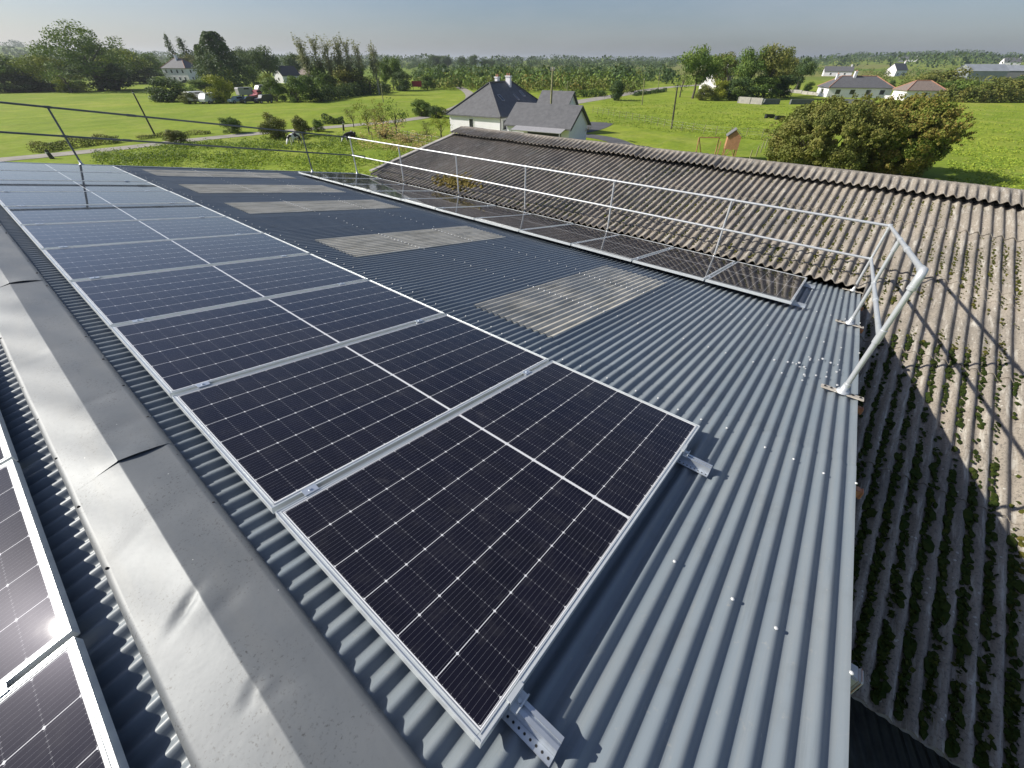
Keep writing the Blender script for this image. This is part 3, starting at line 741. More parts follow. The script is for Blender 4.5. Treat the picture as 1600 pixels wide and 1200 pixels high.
for k in range(-1, 5):
    a, b_ = rr_(k + 90); u = LO + PL
    lab = {-1: 'solar panel cut by the bottom left corner, beyond the ridge cap', 0: 'solar panel with the sun glare at its corner, beyond the ridge cap',
           1: 'solar panel at the left edge behind the one with the sun glare'}.get(k, '%s solar panel from the near end beyond the ridge cap' % ORD[k + 1])
    new_panel((XR - u * c10, .045 + k * PP, ZR - u * s10), (a, -R10 + b_, 0), lab, 'solar panels on the slope beyond the ridge')

def rail(origin, rot, y0, y1, label, group, clamps, end0=True, end1=True):
    r = empty('mounting_rail', origin, rot); w1 = -.036; w0 = -.082
    mb = MB(); t = .003
    prof = [(-.020, w0), (.020, w0), (.020, w1), (.006, w1), (.006, w1 - .010), (-.006, w1 - .010), (-.006, w1), (-.020, w1)]
    mb.prism(prof, y0, y1)
    mb.box((-.0345, (y0 + y1) / 2, w0 + .004), (.028, y1 - y0, .004))                     # perforated side flange
    y = y0 + .012
    while y < y0 + .4:
        mb.tube([(-.0345, y, w0 + .0055), (-.0345, y, w0 + .0068)], .0042, 8, 1); y += .021
    mb.build('rail', [MAT['alu_dark'], MAT['hole']], r)
    for yy in clamps:
        m = MB(); m.box((0, yy, .0025), (.062, .040, .004)); m.box((0, yy, -.018), (.05, .016, .034)); m.tube([(0, yy, .0045), (0, yy, .010)], .0065, 6)
        m.build('mid_clamp', MAT['alu_dark'], r)
    for e, yy, sg in ((end0, clamps[0] - PP + .0 if clamps else y0, -1), (end1, clamps[-1] + PP if clamps else y1, 1)):
        if not e: continue
        ye = yy + sg * (-.013)
        m = MB(); m.prism([(ye - sg * .012, .0005), (ye - sg * .012, .0045), (ye + sg * .004, .0045), (ye + sg * .006, -.030), (ye + sg * .026, -.030), (ye + sg * .026, -.018), (ye + sg * .030, -.018), (ye + sg * .030, -.0345), (ye + sg * .002, -.0345), (ye + sg * .002, .0005)], -.032, .032, 'x')
        m.tube([(0, ye + sg * .016, -.030), (0, ye + sg * .016, -.019)], .007, 6); m.build('end_clamp', MAT['alu'], r)
    tag(r, label, 'mounting rail', group); return r
def gaps(v0, n): return [v0 + k * PP - (PP - PW) / 2 for k in range(1, n)]
for u, nm in ((.155, 'mounting rail stub with end clamp at the ridge corner of the big near panel'), (1.745, 'mounting rail stub poking out below the downhill corner of the big near panel')):
    rail((u * c10, 0, -u * s10), (0, R10, 0), -.165, 12.9, nm, 'rails under the upper row', gaps(0, 11))
for u, nm in ((6.33, 'mounting rail stub at the uphill corner of the nearest eave panel'), (7.84, 'mounting rail stub at the downhill corner of the nearest eave panel by the guard rail')):
    rail((u * c10, 0, -u * s10), (0, R10, 0), -.225, 12.9, nm, 'rails under the eave row', gaps(-.065, 11))
for u, nm in ((LO + .20, 'upper mounting rail under the panels beyond the ridge cap'), (LO + 1.8, 'lower mounting rail under the panels beyond the ridge cap')):
    rail((XR - u * c10, 0, ZR - u * s10), (0, -R10, 0), -1.2, 5.95, nm, 'rails on the slope beyond the ridge', gaps(.045 - PP, 6), end0=False)

# ------------------------------------------------------------------ guard rails
PR = .019
def foot(parent, x, y, zroof, ang=R10):
    m = MB(); rm = Matrix.Rotation(ang, 3, 'Y')
    m.box((x, y, zroof + .006), (.070, .30, .009), rm, 0)
    for dy in (-.125, .125, -.07, .08): m.tube([(x, y + dy, zroof + .011), (x, y + dy, zroof + .019)], .009, 6, 1)
    m.build('base_plate', [MAT['plate'], MAT['hole']], parent, parent.location)
    m = MB(); m.tube([(x, y, zroof + .011), (x, y, zroof + .03), (x, y, zroof + .032), (x, y, zroof + .10)], [.048, .044, .027, .025], 12); m.build('flange', MAT['galv'], parent, parent.location)
def metal_z(x): return -x * math.tan(R10) + (WR + AMP) / c10
gr = empty('guard_rail', (8.15, 5, metal_z(8.15)))
tag(gr, 'bright galvanised pipe guard rail along the eave turning up the near end of the roof', 'guard rail')
XE = 8.27; HT, HM = 1.06, .55
posts = [-.74, 1.53, 3.85, 6.16, 8.47, 10.83, 13.28]
def pipe(parent, name, path, r=PR, n=12, m=None):
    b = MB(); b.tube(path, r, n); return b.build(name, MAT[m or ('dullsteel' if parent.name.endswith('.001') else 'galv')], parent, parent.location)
for y in posts:
    z = metal_z(XE); foot(gr, XE, y, z); pipe(gr, 'post', [(XE, y, z + .02), (XE, y, z + HT)])
    for hh in (HM, HT):
        if y > 0: pipe(gr, 'fitting', [(XE, y - .045, z + hh), (XE, y + .045, z + hh)], .0235)
zE = metal_z(XE)
pipe(gr, 'top_rail', [(XE, -.74, zE + HT), (XE, 13.55, zE + HT)]); pipe(gr, 'mid_rail', [(XE, -.74, zE + HM), (XE, 13.45, zE + HM)])
# return along the near gable: two more posts, the top rail ends in an elbow on the last post
YN = -.74; XA, XB = 5.98, 3.60
def rz(x, h): return metal_z(x) + h
foot(gr, XA, YN, metal_z(XA)); pipe(gr, 'post', [(XA, YN, rz(XA, .02)), (XA, YN, rz(XA, HT - .02))])
foot(gr, XB, YN, metal_z(XB)); pipe(gr, 'post', [(XB, YN, rz(XB, .02)), (XB, YN, rz(XB, HT - .07))], .0195)
for h, nm in ((HT, 'top_rail'), (HM, 'mid_rail')):
    pipe(gr, nm, [(XE, YN, rz(XE, h)), (XB + (.09 if h == HT else .03), YN, rz(XB + (.09 if h == HT else .03), h))], .0195)
    pipe(gr, 'fitting', [(XE + .04, YN, rz(XE + .04, h)), (XE - .07, YN, rz(XE - .07, h))], .0245)
    pipe(gr, 'fitting', [(XA - .05, YN, rz(XA - .05, h)), (XA + .05, YN, rz(XA + .05, h))], .025)
    pipe(gr, 'coupling', [(4.95, YN, rz(4.95, h)), (5.08, YN, rz(5.08, h))], .0245)
pipe(gr, 'fitting', [(XA, YN, rz(XA, HT - .13)), (XA, YN, rz(XA, HT - .02))], .025)
pipe(gr, 'fitting', [(XB, YN, rz(XB, HM - .055)), (XB, YN, rz(XB, HM + .055))], .0255)
pipe(gr, 'fitting', [(XE, YN, rz(XE, HT - .06)), (XE, YN, rz(XE, HT + .025))], .0245)
eb = MB(); pts = [(XB, YN, rz(XB, HT - .13)), (XB, YN, rz(XB, HT - .05)), (XB + .008, YN, rz(XB, HT - .018)), (XB + .03, YN, rz(XB, HT + .0)), (XB + .06, YN, rz(XB + .06, HT)), (XB + .14, YN, rz(XB + .14, HT))]
eb.tube(pts, .0265, 14); eb.tube([pts[0], (XB, YN, rz(XB, HT - .105))], .029, 14); eb.build('elbow', MAT['galv'], gr, gr.location)
# rail along the far gable
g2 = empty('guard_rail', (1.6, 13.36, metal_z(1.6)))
tag(g2, 'dark dull steel pipe guard rail across the far gable end of the roof', 'guard rail')
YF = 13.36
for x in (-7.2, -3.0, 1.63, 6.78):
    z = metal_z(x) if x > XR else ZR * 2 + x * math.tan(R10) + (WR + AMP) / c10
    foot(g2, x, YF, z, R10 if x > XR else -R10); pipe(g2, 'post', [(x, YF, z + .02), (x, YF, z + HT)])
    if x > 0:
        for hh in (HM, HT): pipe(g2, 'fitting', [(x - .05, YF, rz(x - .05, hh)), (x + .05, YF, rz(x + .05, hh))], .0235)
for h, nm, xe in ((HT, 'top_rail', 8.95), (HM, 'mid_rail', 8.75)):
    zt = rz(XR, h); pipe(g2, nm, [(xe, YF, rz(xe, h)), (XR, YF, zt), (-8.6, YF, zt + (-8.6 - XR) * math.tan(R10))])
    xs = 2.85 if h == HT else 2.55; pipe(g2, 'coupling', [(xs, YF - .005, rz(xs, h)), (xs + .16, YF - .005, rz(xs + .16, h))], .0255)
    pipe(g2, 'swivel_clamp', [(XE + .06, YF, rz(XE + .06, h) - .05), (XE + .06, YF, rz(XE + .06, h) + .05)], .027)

# ------------------------------------------------------------------ the old fibre-cement roofed shed
barn = empty('fibre_cement_shed', (12.5, 2, GZ))
tag(barn, 'old shed with mossy grey corrugated fibre cement roof behind the guard rail', 'shed')
AP = .155; AA = .026
def az_(x): return -1.45 + math.tan(R10) * (x - 8.25)
def barn_roof():
    rng = np.random.default_rng(3); Vs = []; Fs = []; Ts = []; b = 0
    def strip(x0, x1, y0, y1, lev, nx):
        nonlocal b
        k0 = round((y0 + .86) / AP); k1 = round((y1 + .86) / AP); v = np.arange(k0 * AP - .86, k1 * AP - .86 + 1e-6, AP / 12)
        x = np.linspace(x0, x1, nx); X, Y = np.meshgrid(x, v, indexing='ij')
        c = np.cos(2 * np.pi * (Y + .86) / AP); c = np.sign(c) * np.abs(c) ** .8
        sh = ((Y + .86) / 1.085).astype(int); off = rng.normal(0, .0035, 60)[sh + 20]
        Z = -1.45 + math.tan(R10) * (X - 8.25) + AA * c + lev + off + .004 * np.sin(X * 2.7 + Y * 1.3) + .0022 * np.sin(X * 17 + Y * 43) * np.sin(X * 9 - Y * 31)
        Z = Z - .012 * np.sin(np.pi * (X - x0) / (x1 - x0)) * .4
        nu, nv = X.shape; i, j = np.meshgrid(np.arange(nu - 1), np.arange(nv - 1), indexing='ij')
        P = np.stack([X, Y, Z], -1).reshape(-1, 3)
        Vs.append(P); Fs.append(np.stack([i * nv + j, (i + 1) * nv + j, (i + 1) * nv + j + 1, i * nv + j + 1], -1).reshape(-1, 4) + b)
        tt = rng.uniform(0, 1, 60); Ts.append(tt[sh[0][j.ravel()] + 20]); b += len(P)
        Q = P[:nv].copy(); Q[:, 2] -= .011; Q[:, 0] += .002; i = np.arange(nv - 1); Vs.append(P[:nv]); Vs.append(Q)
        Fs.append(np.stack([b + i, b + i + 1, b + nv + i + 1, b + nv + i], 1)); Ts.append(np.full(nv - 1, .2)); b += 2 * nv
    t = .013
    # beyond the metal shed's near gable the slope runs further down
    strip(2.31, 4.80, -8.6, -.92, 0, 44); strip(4.69, 7.0, -8.6, -.92, t, 40); strip(6.88, 8.75, -8.6, -.92, 2 * t, 30)
    strip(8.22, 8.62, -.92, 12.53, 2 * t - .006, 8); strip(8.54, 9.02, -.92, 12.53, 2 * t + .008, 8)
    strip(8.62, 9.1, -8.6, -.92, 2.6 * t, 8); strip(8.94, 10.9, -8.6, 12.53, 3.3 * t, 30); strip(10.78, 12.62, -8.6, 12.53, 4.3 * t, 26)
    add_mesh('roof_sheeting', np.concatenate(Vs), np.concatenate(Fs), MAT['asb'], barn, None, True, np.concatenate(Ts), barn.location)
    # far slope
    x = np.linspace(12.62, 22.6, 8); v = np.arange(-8.6, 12.53, AP / 6); X, Y = np.meshgrid(x, v, indexing='ij')
    Z = az_(12.62) + .05 - math.tan(R10) * (X - 12.62) + AA * np.cos(2 * np.pi * (Y + .86) / AP); nu, nv = X.shape
    i, j = np.meshgrid(np.arange(nu - 1), np.arange(nv - 1), indexing='ij')
    add_mesh('roof_sheeting', np.stack([X, Y, Z], -1).reshape(-1, 3), np.stack([i * nv + j, (i + 1) * nv + j, (i + 1) * nv + j + 1, i * nv + j + 1], -1).reshape(-1, 4), MAT['asb'], barn, None, True, np.full((nu - 1) * (nv - 1), .5), barn.location)
    # raised corrugated ridge pieces with the dark gap under them
    y = np.arange(-8.6, 12.56, AP / 12); s = np.array([-.66, -.64, -.45, -.25, -.10, -.05, 0, .05, .10, .25, .45, .66])
    S_, Y = np.meshgrid(s, y, indexing='ij'); sh = np.floor((Y + 9) / 1.085).astype(int); off = np.random.default_rng(9).normal(0, .009, 40)[sh]
    fade = np.clip((np.abs(S_) - .05) / .10, 0, 1)
    Z = az_(12.62) + .195 - np.sqrt(S_ ** 2 + .003) * math.tan(R10) * 1.12 + fade * AA * np.cos(2 * np.pi * (Y + .86) / AP) + (1 - fade) * .02 + off * fade
    X = 12.62 + S_ + .01 * np.sin(Y * 5.79); nu, nv = X.shape; i, j = np.meshgrid(np.arange(nu - 1), np.arange(nv - 1), indexing='ij')
    P = np.stack([X, Y, Z], -1).reshape(-1, 3); F = np.stack([i * nv + j, (i + 1) * nv + j, (i + 1) * nv + j + 1, i * nv + j + 1], -1).reshape(-1, 4)
    Q = P[:nv].copy(); Q[:, 2] -= .012; i = np.arange(nv - 1); n0 = len(P)
    E = np.stack([n0 + i, n0 + i + 1, n0 + nv + i + 1, n0 + nv + i], 1)
    add_mesh('ridge_cap', np.concatenate([P, P[:nv], Q]), np.concatenate([F, E]), MAT['asb'], barn, None, True, np.concatenate([np.full(len(F), .55), np.full(len(E), .1)]), barn.location)
    m = MB(); m.box((12.62, 1.97, az_(12.62) - .05), (.9, 21.0, .10)); m.build('gap_shade', MAT['hole'], barn, barn.location)  # near-black filler standing for the shade in the gap under the ridge pieces
    # walls
    m = MB(); zt = az_(12.62) - .14
    for y0, y1, xl in ((12.20, 12.36, 8.35), (-8.3, -8.14, 2.5)):
        zl = az_(xl) - .10; m.prism([(xl, GZ), (22.4, GZ), (22.4, zt - 9.78 * math.tan(R10)), (12.62, zt), (xl, zl)], y0, y1)
    m.box((22.32, 2, (GZ - 2.4) / 2), (.16, 20.3, -2.4 - GZ)); m.box((8.62, 5.7, (GZ - 1.75) / 2 ), (.16, 13.0, -1.75 - GZ))
    m.box((2.58, -4.6, (GZ - 2.72) / 2), (.16, 7.0, -2.72 - GZ)); m.build('wall', MAT['concrete'], barn, barn.location)
    # far verge capping
    m = MB(); V = [(x, y, az_(x) + dz) for x in (8.3, 12.2) for y in (12.44, 12.60) for dz in (.07, .10)]
    m.add(V, [(0, 1, 3, 2), (4, 6, 7, 5), (0, 4, 5, 1), (2, 3, 7, 6), (0, 2, 6, 4), (1, 5, 7, 3)]); m.build('verge_capping', MAT['concrete'], barn, barn.location)
barn_roof()
# moss growing in the furrows
def build_moss():
    rng = np.random.default_rng(17)
    bm = bmesh.new(); bmesh.ops.create_icosphere(bm, subdivisions=1, radius=1); bv = np.array([v.co[:] for v in bm.verts]); bf = np.array([[v.index for v in f.verts] for f in bm.faces]); bm.free()
    Vs = []; Fs = []; Ts = []; b = 0
    ph = rng.uniform(0, 6.28, (200, 6))
    for k in range(-51, 87):
        y = -.86 + (k + .5) * AP; 
        if y > 12.3: break
        x = 2.35 if y < -.9 else 8.35
        while x < 11.95:
            p = ph[k + 60]
            f = .5 + .28 * math.sin(x * 2.3 + p[0]) + .22 * math.sin(x * 5.1 + p[1]) + .15 * math.sin(x * 11 + p[2])
            shade = 1 if (x < 7.2 and y < -.9) else 0
            dens = (.85 if x < 5.5 else .62) if shade else ((.66 if y < 4 else .74) if x > 7.0 else .34)
            if x < 8 and y < -2.6 and not (x < 4.2): dens *= .35
            patch = .5 + .5 * math.sin(x * .9 + y * 1.7 + 1.1 * math.sin(y * .8 - x * .5)) * math.sin(x * 1.6 - y * .6 + .4)
            dens *= (.75 + .55 * patch) if shade else (.15 + 1.15 * patch) * (1 if x > 7.2 or y > -1 else .4)
            x += rng.uniform(.010, .034) if shade else rng.uniform(.011, .04)
            if f * .75 + rng.uniform(0, .45) < 1 - min(.98, dens) * .9: continue
            big_ = rng.uniform() < .12; r = (rng.uniform(.010, .025) * (1.25 if x < 5 else 1) if shade else rng.uniform(.007, .018)) * (1.7 if big_ else 1); z = az_(x) - AA + (.012 if x < 4.7 else .026 if x < 6.9 else .04) + .004
            side = rng.normal(0, .021 if big_ else .016) if shade else rng.normal(-.014, .018)
            q = bv * np.array([r * rng.uniform(1, 2.0), r * rng.uniform(.8, 1.2), r * .45]) + rng.normal(0, r * .16, bv.shape)
            Vs.append(q + np.array([x, y + side, z + abs(side) * .5])); Fs.append(bf + b); b += len(bv)
            dry = .02 + .16 * rng.uniform() if x < 7.2 and y < -.9 else .35 + .38 * rng.uniform()
            if y > 3: dry = .05 + .45 * rng.uniform()
            Ts.append(np.clip(dry + rng.normal(0, .08, len(bf)), 0, 1))
    # dry straw-coloured clump low on the far part of the roof
    for _ in range(300):
        x = rng.normal(8.85, .2); y = rng.normal(9.15, .38)
        if x < 8.4: continue
        r = rng.uniform(.03, .07); q = bv * np.array([r * 1.3, r, r * .8]) + rng.normal(0, r * .2, bv.shape)
        Vs.append(q + np.array([x, y, az_(x) + .03])); Fs.append(bf + b); b += len(bv); Ts.append(np.clip(rng.uniform(.85, 1, len(bf)), 0, 1))
    # grassy litter towards the near end
    for _ in range(900):
        x = rng.normal(4.35, .30); y = -2.7 - abs(rng.normal(0, .5))
        r = rng.uniform(.015, .04); q = bv * np.array([r * 1.3, r, r * .8]) + rng.normal(0, r * .25, bv.shape)
        Vs.append(q + np.array([x, y, az_(x) + .0])); Fs.append(bf + b); b += len(bv); Ts.append(np.clip(rng.uniform(.45, .9, len(bf)), 0, 1))
    o = add_mesh('moss', np.concatenate(Vs), np.concatenate(Fs), MAT['moss'], barn, None, False, np.concatenate(Ts), barn.location); tag(o, kind='stuff')
build_moss()
def roof_grass():
    rng = np.random.default_rng(21); C = []; T = []
    for _ in range(2600):
        k = rng.integers(4, 26); x = 2.4 + abs(rng.normal(0, 1.0)); y = -.86 - (k + .5) * AP + rng.normal(0, .02)
        C.append((x, y, az_(x) - .004 + rng.uniform(0, .03))); T.append(rng.uniform(0, .45))
    for _ in range(900):
        x = rng.normal(4.35, .28); y = -2.75 - abs(rng.normal(0, .5)); C.append((x, y, az_(x) + rng.uniform(.02, .07))); T.append(rng.uniform(.5, 1))
    C = np.array(C); V, F = leaf_cards(C, rng.uniform(.02, .06, len(C)), rng); o = add_mesh('grass', V, F, MAT['moss'], barn, tint=np.array(T), offset=barn.location); tag(o, kind='stuff')
roof_grass()

# the dark lower lean-to at the foot of the old roof
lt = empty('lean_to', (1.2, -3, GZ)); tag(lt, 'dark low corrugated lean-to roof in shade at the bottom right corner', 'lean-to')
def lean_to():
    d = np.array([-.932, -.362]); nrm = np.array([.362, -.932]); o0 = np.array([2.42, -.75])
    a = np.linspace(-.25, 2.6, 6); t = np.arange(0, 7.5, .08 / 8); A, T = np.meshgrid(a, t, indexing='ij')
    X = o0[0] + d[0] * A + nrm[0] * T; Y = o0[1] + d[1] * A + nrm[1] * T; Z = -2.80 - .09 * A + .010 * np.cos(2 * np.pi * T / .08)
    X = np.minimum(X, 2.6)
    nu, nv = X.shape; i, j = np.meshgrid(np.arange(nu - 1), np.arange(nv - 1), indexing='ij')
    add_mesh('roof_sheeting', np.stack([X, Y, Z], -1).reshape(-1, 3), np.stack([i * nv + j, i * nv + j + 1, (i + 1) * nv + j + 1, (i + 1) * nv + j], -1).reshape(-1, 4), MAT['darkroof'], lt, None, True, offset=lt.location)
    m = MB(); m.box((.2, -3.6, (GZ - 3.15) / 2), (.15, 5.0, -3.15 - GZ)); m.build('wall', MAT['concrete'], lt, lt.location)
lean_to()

# ------------------------------------------------------------------ houses
def window_on(parent, p, n, w, h, z, frame='whitepaint', off=None):
    """window centred at p on a wall with outward normal n (local coordinates)"""
    n = Vector(n).normalized(); t = Vector((-n.y, n.x, 0)); rm = Matrix((t, n, Vector((0, 0, 1)))).transposed()
    c = Vector((p[0], p[1], z)) + n * .02; b = MB()
    for dx in (-w / 2, w / 2): b.box(c + t * dx, (.07, .07, h + .07), rm)
    for dz in (-h / 2, h / 2): b.box(c + Vector((0, 0, dz)), (w - .07, .068, .07), rm)
    b.box(c + Vector((0, 0, -h / 2 - .06)) + n * .03, (w + .16, .12, .05), rm)
    f = b.build('window', MAT[frame], parent); g = MB(); g.box(c - n * .005, (w - .07, .03, h - .07), rm); g.build('pane', MAT['glass'], f); return f
def roof_solid(L, W, zh, rh, kind, ov=.35, hl=None, hr=None):
    """returns verts, faces of a roof over a L x W box, eaves at zh"""
    a, b = L / 2 + ov, W / 2 + ov; z0 = zh - ov * rh / (W / 2); zt = zh + rh
    hip = W / 2 if kind == 'hip' else 0
    xl = -a + (hl if hl is not None else hip) + 0; xr = a - (hr if hr is not None else hip)
    V = [(-a, -b, z0), (a, -b, z0), (a, b, z0), (-a, b, z0), (xl, 0, zt), (xr, 0, zt)]
    gab = kind == 'gable' and (hl is None or hl == 0)
    F = [(0, 1, 5, 4), (2, 3, 4, 5)] + ([] if gab else [(1, 2, 5), (3, 0, 4)])
    n = len(V); V2 = [(x, y, z - .16) for x, y, z in V]
    F2 = [tuple(n + i for i in f[::-1]) for f in F]
    E = []
    for i, j in (((0, 1), (1, 5), (5, 2), (2, 3), (3, 4), (4, 0)) if gab else ((0, 1), (1, 2), (2, 3), (3, 0))): E.append((i, n + i, n + j, j))
    return V + V2, F + F2 + E
def house(name, loc, rz, L, W, zh, rh, kind, wallm, roofm, label, cat='house', wins=(), chims=(), group=None, hl=None, hr=None, ridge=None):
    r = empty(name, loc, (0, 0, rz)); tag(r, label, cat, group); b = MB(); a, w = L / 2, W / 2
    if kind == 'hip': b.box((0, 0, zh / 2 - .05), (L, W, zh - .1))
    else: b.prism([(-w, 0), (w, 0), (w, zh - .12), (0, zh + rh - .2), (-w, zh - .12)], -a, a, 'x')
    b.build('wall', MAT[wallm], r)
    V, F = roof_solid(L, W, zh, rh, kind, hl=hl, hr=hr); ro = add_mesh('roof', V, F, MAT[roofm], r)
    if ridge:
        m = MB(); P = [Vector(v) for v in V[:6]]
        segs = [(4, 5)] + ([(0, 4), (3, 4), (1, 5), (2, 5)] if kind == 'hip' else [])
        for i, j in segs: m.tube([P[i] + Vector((0, 0, .03)), P[j] + Vector((0, 0, .03))], .13, 6)
        m.build('ridge_tiles', MAT[ridge], ro)
    for (x, y, z0, z1, sx, sy) in chims:
        m = MB(); m.box((x, y, (z0 + z1) / 2), (sx, sy, z1 - z0)); m.box((x, y, z1 + .05), (sx + .16, sy + .16, .12)); 
        for d in (-.2, .2): m.tube([(x + d * (sx > sy), y + d * (sy >= sx), z1 + .1), (x + d * (sx > sy), y + d * (sy >= sx), z1 + .42)], [.12, .10], 8, 1)
        m.build('chimney', [MAT['render'], MAT['ridge_tile']], ro)
    for (side, t, z, ww, hh) in wins:
        p, n = {'+y': ((t, w), (0, 1, 0)), '-y': ((t, -w), (0, -1, 0)), '+x': ((a, t), (1, 0, 0)), '-x': ((-a, t), (-1, 0, 0))}[side]
        window_on(r, p, n, ww, hh, z)
    return r

# near bungalow: a hipped main block and a gabled wing nearer to the camera
ang = math.radians(8.5); ex = np.array([math.cos(ang), math.sin(ang)]); ey = np.array([-ex[1], ex[0]])
c0 = np.array([51.4, 43.6])                            # the corner nearest the wing
Lm, Wm = 15.0, 8.9
ctr = c0 + ex * Lm / 2 + ey * Wm / 2
bung = house('bungalow', (ctr[0], ctr[1], GZ), ang, Lm, Wm, 2.6, 3.4, 'hip', 'render', 'slate', 'white bungalow with steep slate roof and two white chimneys beyond the old roof', 'house',
    wins=(('-x', .5, 1.35, .75, 1.1), ('-y', -6.3, 1.3, .9, 1.2), ('+y', -3, 1.3, 1.4, 1.1), ('+y', 3, 1.3, 1.4, 1.1)),
    chims=((-.4, .35, 4.8, 6.55, .7, .45), (1.5, -.5, 4.8, 6.65, .5, .75)), ridge='slate_dk', hl=4.8, hr=4.8)
bro = [o for o in bung.children if o.name.startswith('roof')][0]
for (x, t, ww) in ((-3.6, .47, .75), (.6, .50, .5), (3.2, .42, .75)):                # skylights on the slope facing the wing
    y = -(4.45 + .35) * t; z = 2.6 - .35 * 3.4 / 4.45 + (4.8 - abs(y)) / 4.8 * (3.4 + .267); rm = Matrix.Rotation(math.atan2(3.667, 4.8), 3, 'X')
    m = MB(); m.box((x, y, z + .03), (ww, 1.15, .09), rm); f = m.build('skylight', MAT['cargrey'], bro)
    g = MB(); g.box((x, y, z + .06), (ww - .2, .95, .06), rm); g.build('pane', MAT['glass'], f)
m = MB(); m.tube([(-7.45, -4.5, 0), (-7.45, -4.5, 2.5)], .05, 8); m.build('downpipe', MAT['trim'], bung)
wc = np.array([48.05, 34.65]) + ex * 2.9
wing = house('garage_wing', (wc[0], wc[1], GZ), ang + math.pi / 2, 8.7, 5.8, 2.35, 1.95, 'gable', 'render', 'slate', 'low garage wing with grey slate roof and gable end before the bungalow', 'garage',
    wins=(), hl=0, hr=0)
m = MB()
for sx in (-1, 1):
    a0 = 4.35 + .37
    for sy in (-1, 1): m.add([(-a0 if sx < 0 else a0, 0, 4.22), (-a0 if sx < 0 else a0, sy * 3.27, 2.06), (-a0 if sx < 0 else a0, sy * 3.27, 1.86), (-a0 if sx < 0 else a0, 0, 4.02),
        (sx * (a0 + .04), 0, 4.22), (sx * (a0 + .04), sy * 3.27, 2.06), (sx * (a0 + .04), sy * 3.27, 1.86), (sx * (a0 + .04), 0, 4.02)], [(0, 1, 2, 3), (7, 6, 5, 4), (0, 4, 5, 1), (3, 2, 6, 7), (1, 5, 6, 2), (0, 3, 7, 4)])
m.build('bargeboard', MAT['trim'], wing)
# lean-to awning along the wing's front (its local +y side faces the camera)
m = MB(); rm = Matrix.Rotation(-.22, 3, 'X'); m.box((-.6, 3.85, 1.95), (6.9, 1.7, .05), rm)
for x in (-3.9, 2.7): m.box((x, 4.6, .88), (.09, .09, 1.76))
m.build('awning', MAT['cargrey'], wing)
m = MB(); m.box((-1.0, 2.95, 1.0), (4.6, .14, 1.9)); m.build('garage_opening', MAT['trim'], wing)
# a cross roof behind
bk = at_z(872, 163, -3.6); house('rear_extension', (bk[0] - .5, bk[1] - .2, GZ), ang + math.pi / 2, 4.6, 5.2, 2.8, 2.3, 'gable', 'render', 'slate', 'grey slate roofed rear extension peeping over the garage roof beside the pole', 'house')

h1 = spot(292, 129); f1 = (spot(252, 127) - spot(298, 130))[:2]; r1 = math.atan2(f1[1], f1[0])
house('farmhouse', (h1[0] + 2, h1[1] + 6, GZ), math.radians(118), 13.5, 9.5, 5.8, 3.4, 'hip', 'render', 'slate', 'two storey white house with hipped grey roof among the trees at left', 'house',
      wins=[(s_, t, z, .9, 1.3) for s_ in ('+y',) for t in (-4.6, -1.6, 1.6, 4.6) for z in (1.5, 4.3)] + [('-x', t, z, .9, 1.3) for t in (-2.6, 2.2) for z in (1.5, 4.3)], chims=((0, .6, 7.2, 10.6, .7, 1.3),), ridge='ridge_tile')
p = spot(447, 130); house('gabled_house', (p[0] + 4, p[1] + 5, GZ), math.radians(10), 10, 6.5, 3.2, 3.4, 'gable', 'render', 'slate_dk', 'white gable house with dark roof half hidden behind bushes left of the poplars', 'house', wins=(('-x', 0, 1.5, .9, 1.2), ('-y', 2, 1.5, .9, 1.2)), chims=((-3.6, 0, 5, 7.6, .6, .8),))
p = spot(472, 128); house('tiled_bungalow', (p[0] + 8, p[1] + 6, GZ), math.radians(100), 12, 8, 3.2, 2.6, 'hip', 'render', 'tile', 'brown tiled house roof with white chimney between the gable house and the poplars', 'house', wins=(('+y', 0, 1.5, 1.2, 1.2),), chims=((0, 0, 4, 7, .7, .9),))
A_ = spot(1335, 153); house('bungalow', (A_[0] + 5.5, A_[1] + 1.5, GZ), math.radians(-62), 17.5, 8.5, 2.7, 2.5, 'hip', 'render', 'slate', 'long white bungalow with grey hipped roof and orange ridge tiles, right of the centre', 'house',
      wins=[('-y', t, 1.4, 1.4, 1.2) for t in (-6, -2, 2.4, 6.2)] + [('+x', 0, 1.4, 1.4, 1.1), ('-x', 0, 1.4, 1.4, 1.1)], chims=((-1.5, -.4, 4.2, 6.3, .7, .7), (-6.0, .4, 3.6, 5.6, .6, .6)), ridge='ridge_tile')
A_ = spot(1400, 157); house('outbuilding', (A_[0] + 6, A_[1] - 4, GZ), math.radians(-60), 9.5, 6.5, 2.6, 1.9, 'hip', 'render', 'tile', 'small white building with hipped brown roof right of the long bungalow', 'house', wins=(('-y', 0, 1.4, 1.2, 1.1),), ridge='ridge_tile')
def far_house(px, py, L, W, zh, rh, rz, label, roofm='slate', kind='gable', wallm='render', cat='house', chim=True, name='farmhouse'):
    g = spot(px, py); g[2] = terrain(g[0], g[1]); house(name, g, math.radians(rz), L, W, zh, rh, kind, wallm, roofm, label, cat, wins=(('-y', -L * .25, 1.5, 1.2, 1.2), ('-y', L * .25, 1.5, 1.2, 1.2), ('+y', 0, 1.5, 1.2, 1.2)), chims=((L * .42, 0, zh + rh - .8, zh + rh + 1.1, .8, .8),) if chim else ())
far_house(1306, 119, 19, 7, 3.4, 2.8, -75, 'long low white farmhouse on the green rise above the long bungalow')
far_house(1397, 119, 13, 8, 4.2, 4, -30, 'white gable cottage with dark roof on the rise, right of the long farmhouse')
far_house(1412, 106, 32, 12, 5, 4, -80, 'tiny pale house far up near the skyline at right')
far_house(1572, 109, 22, 12, 6, 5, -70, 'distant pale house on the skyline above the big grey shed')
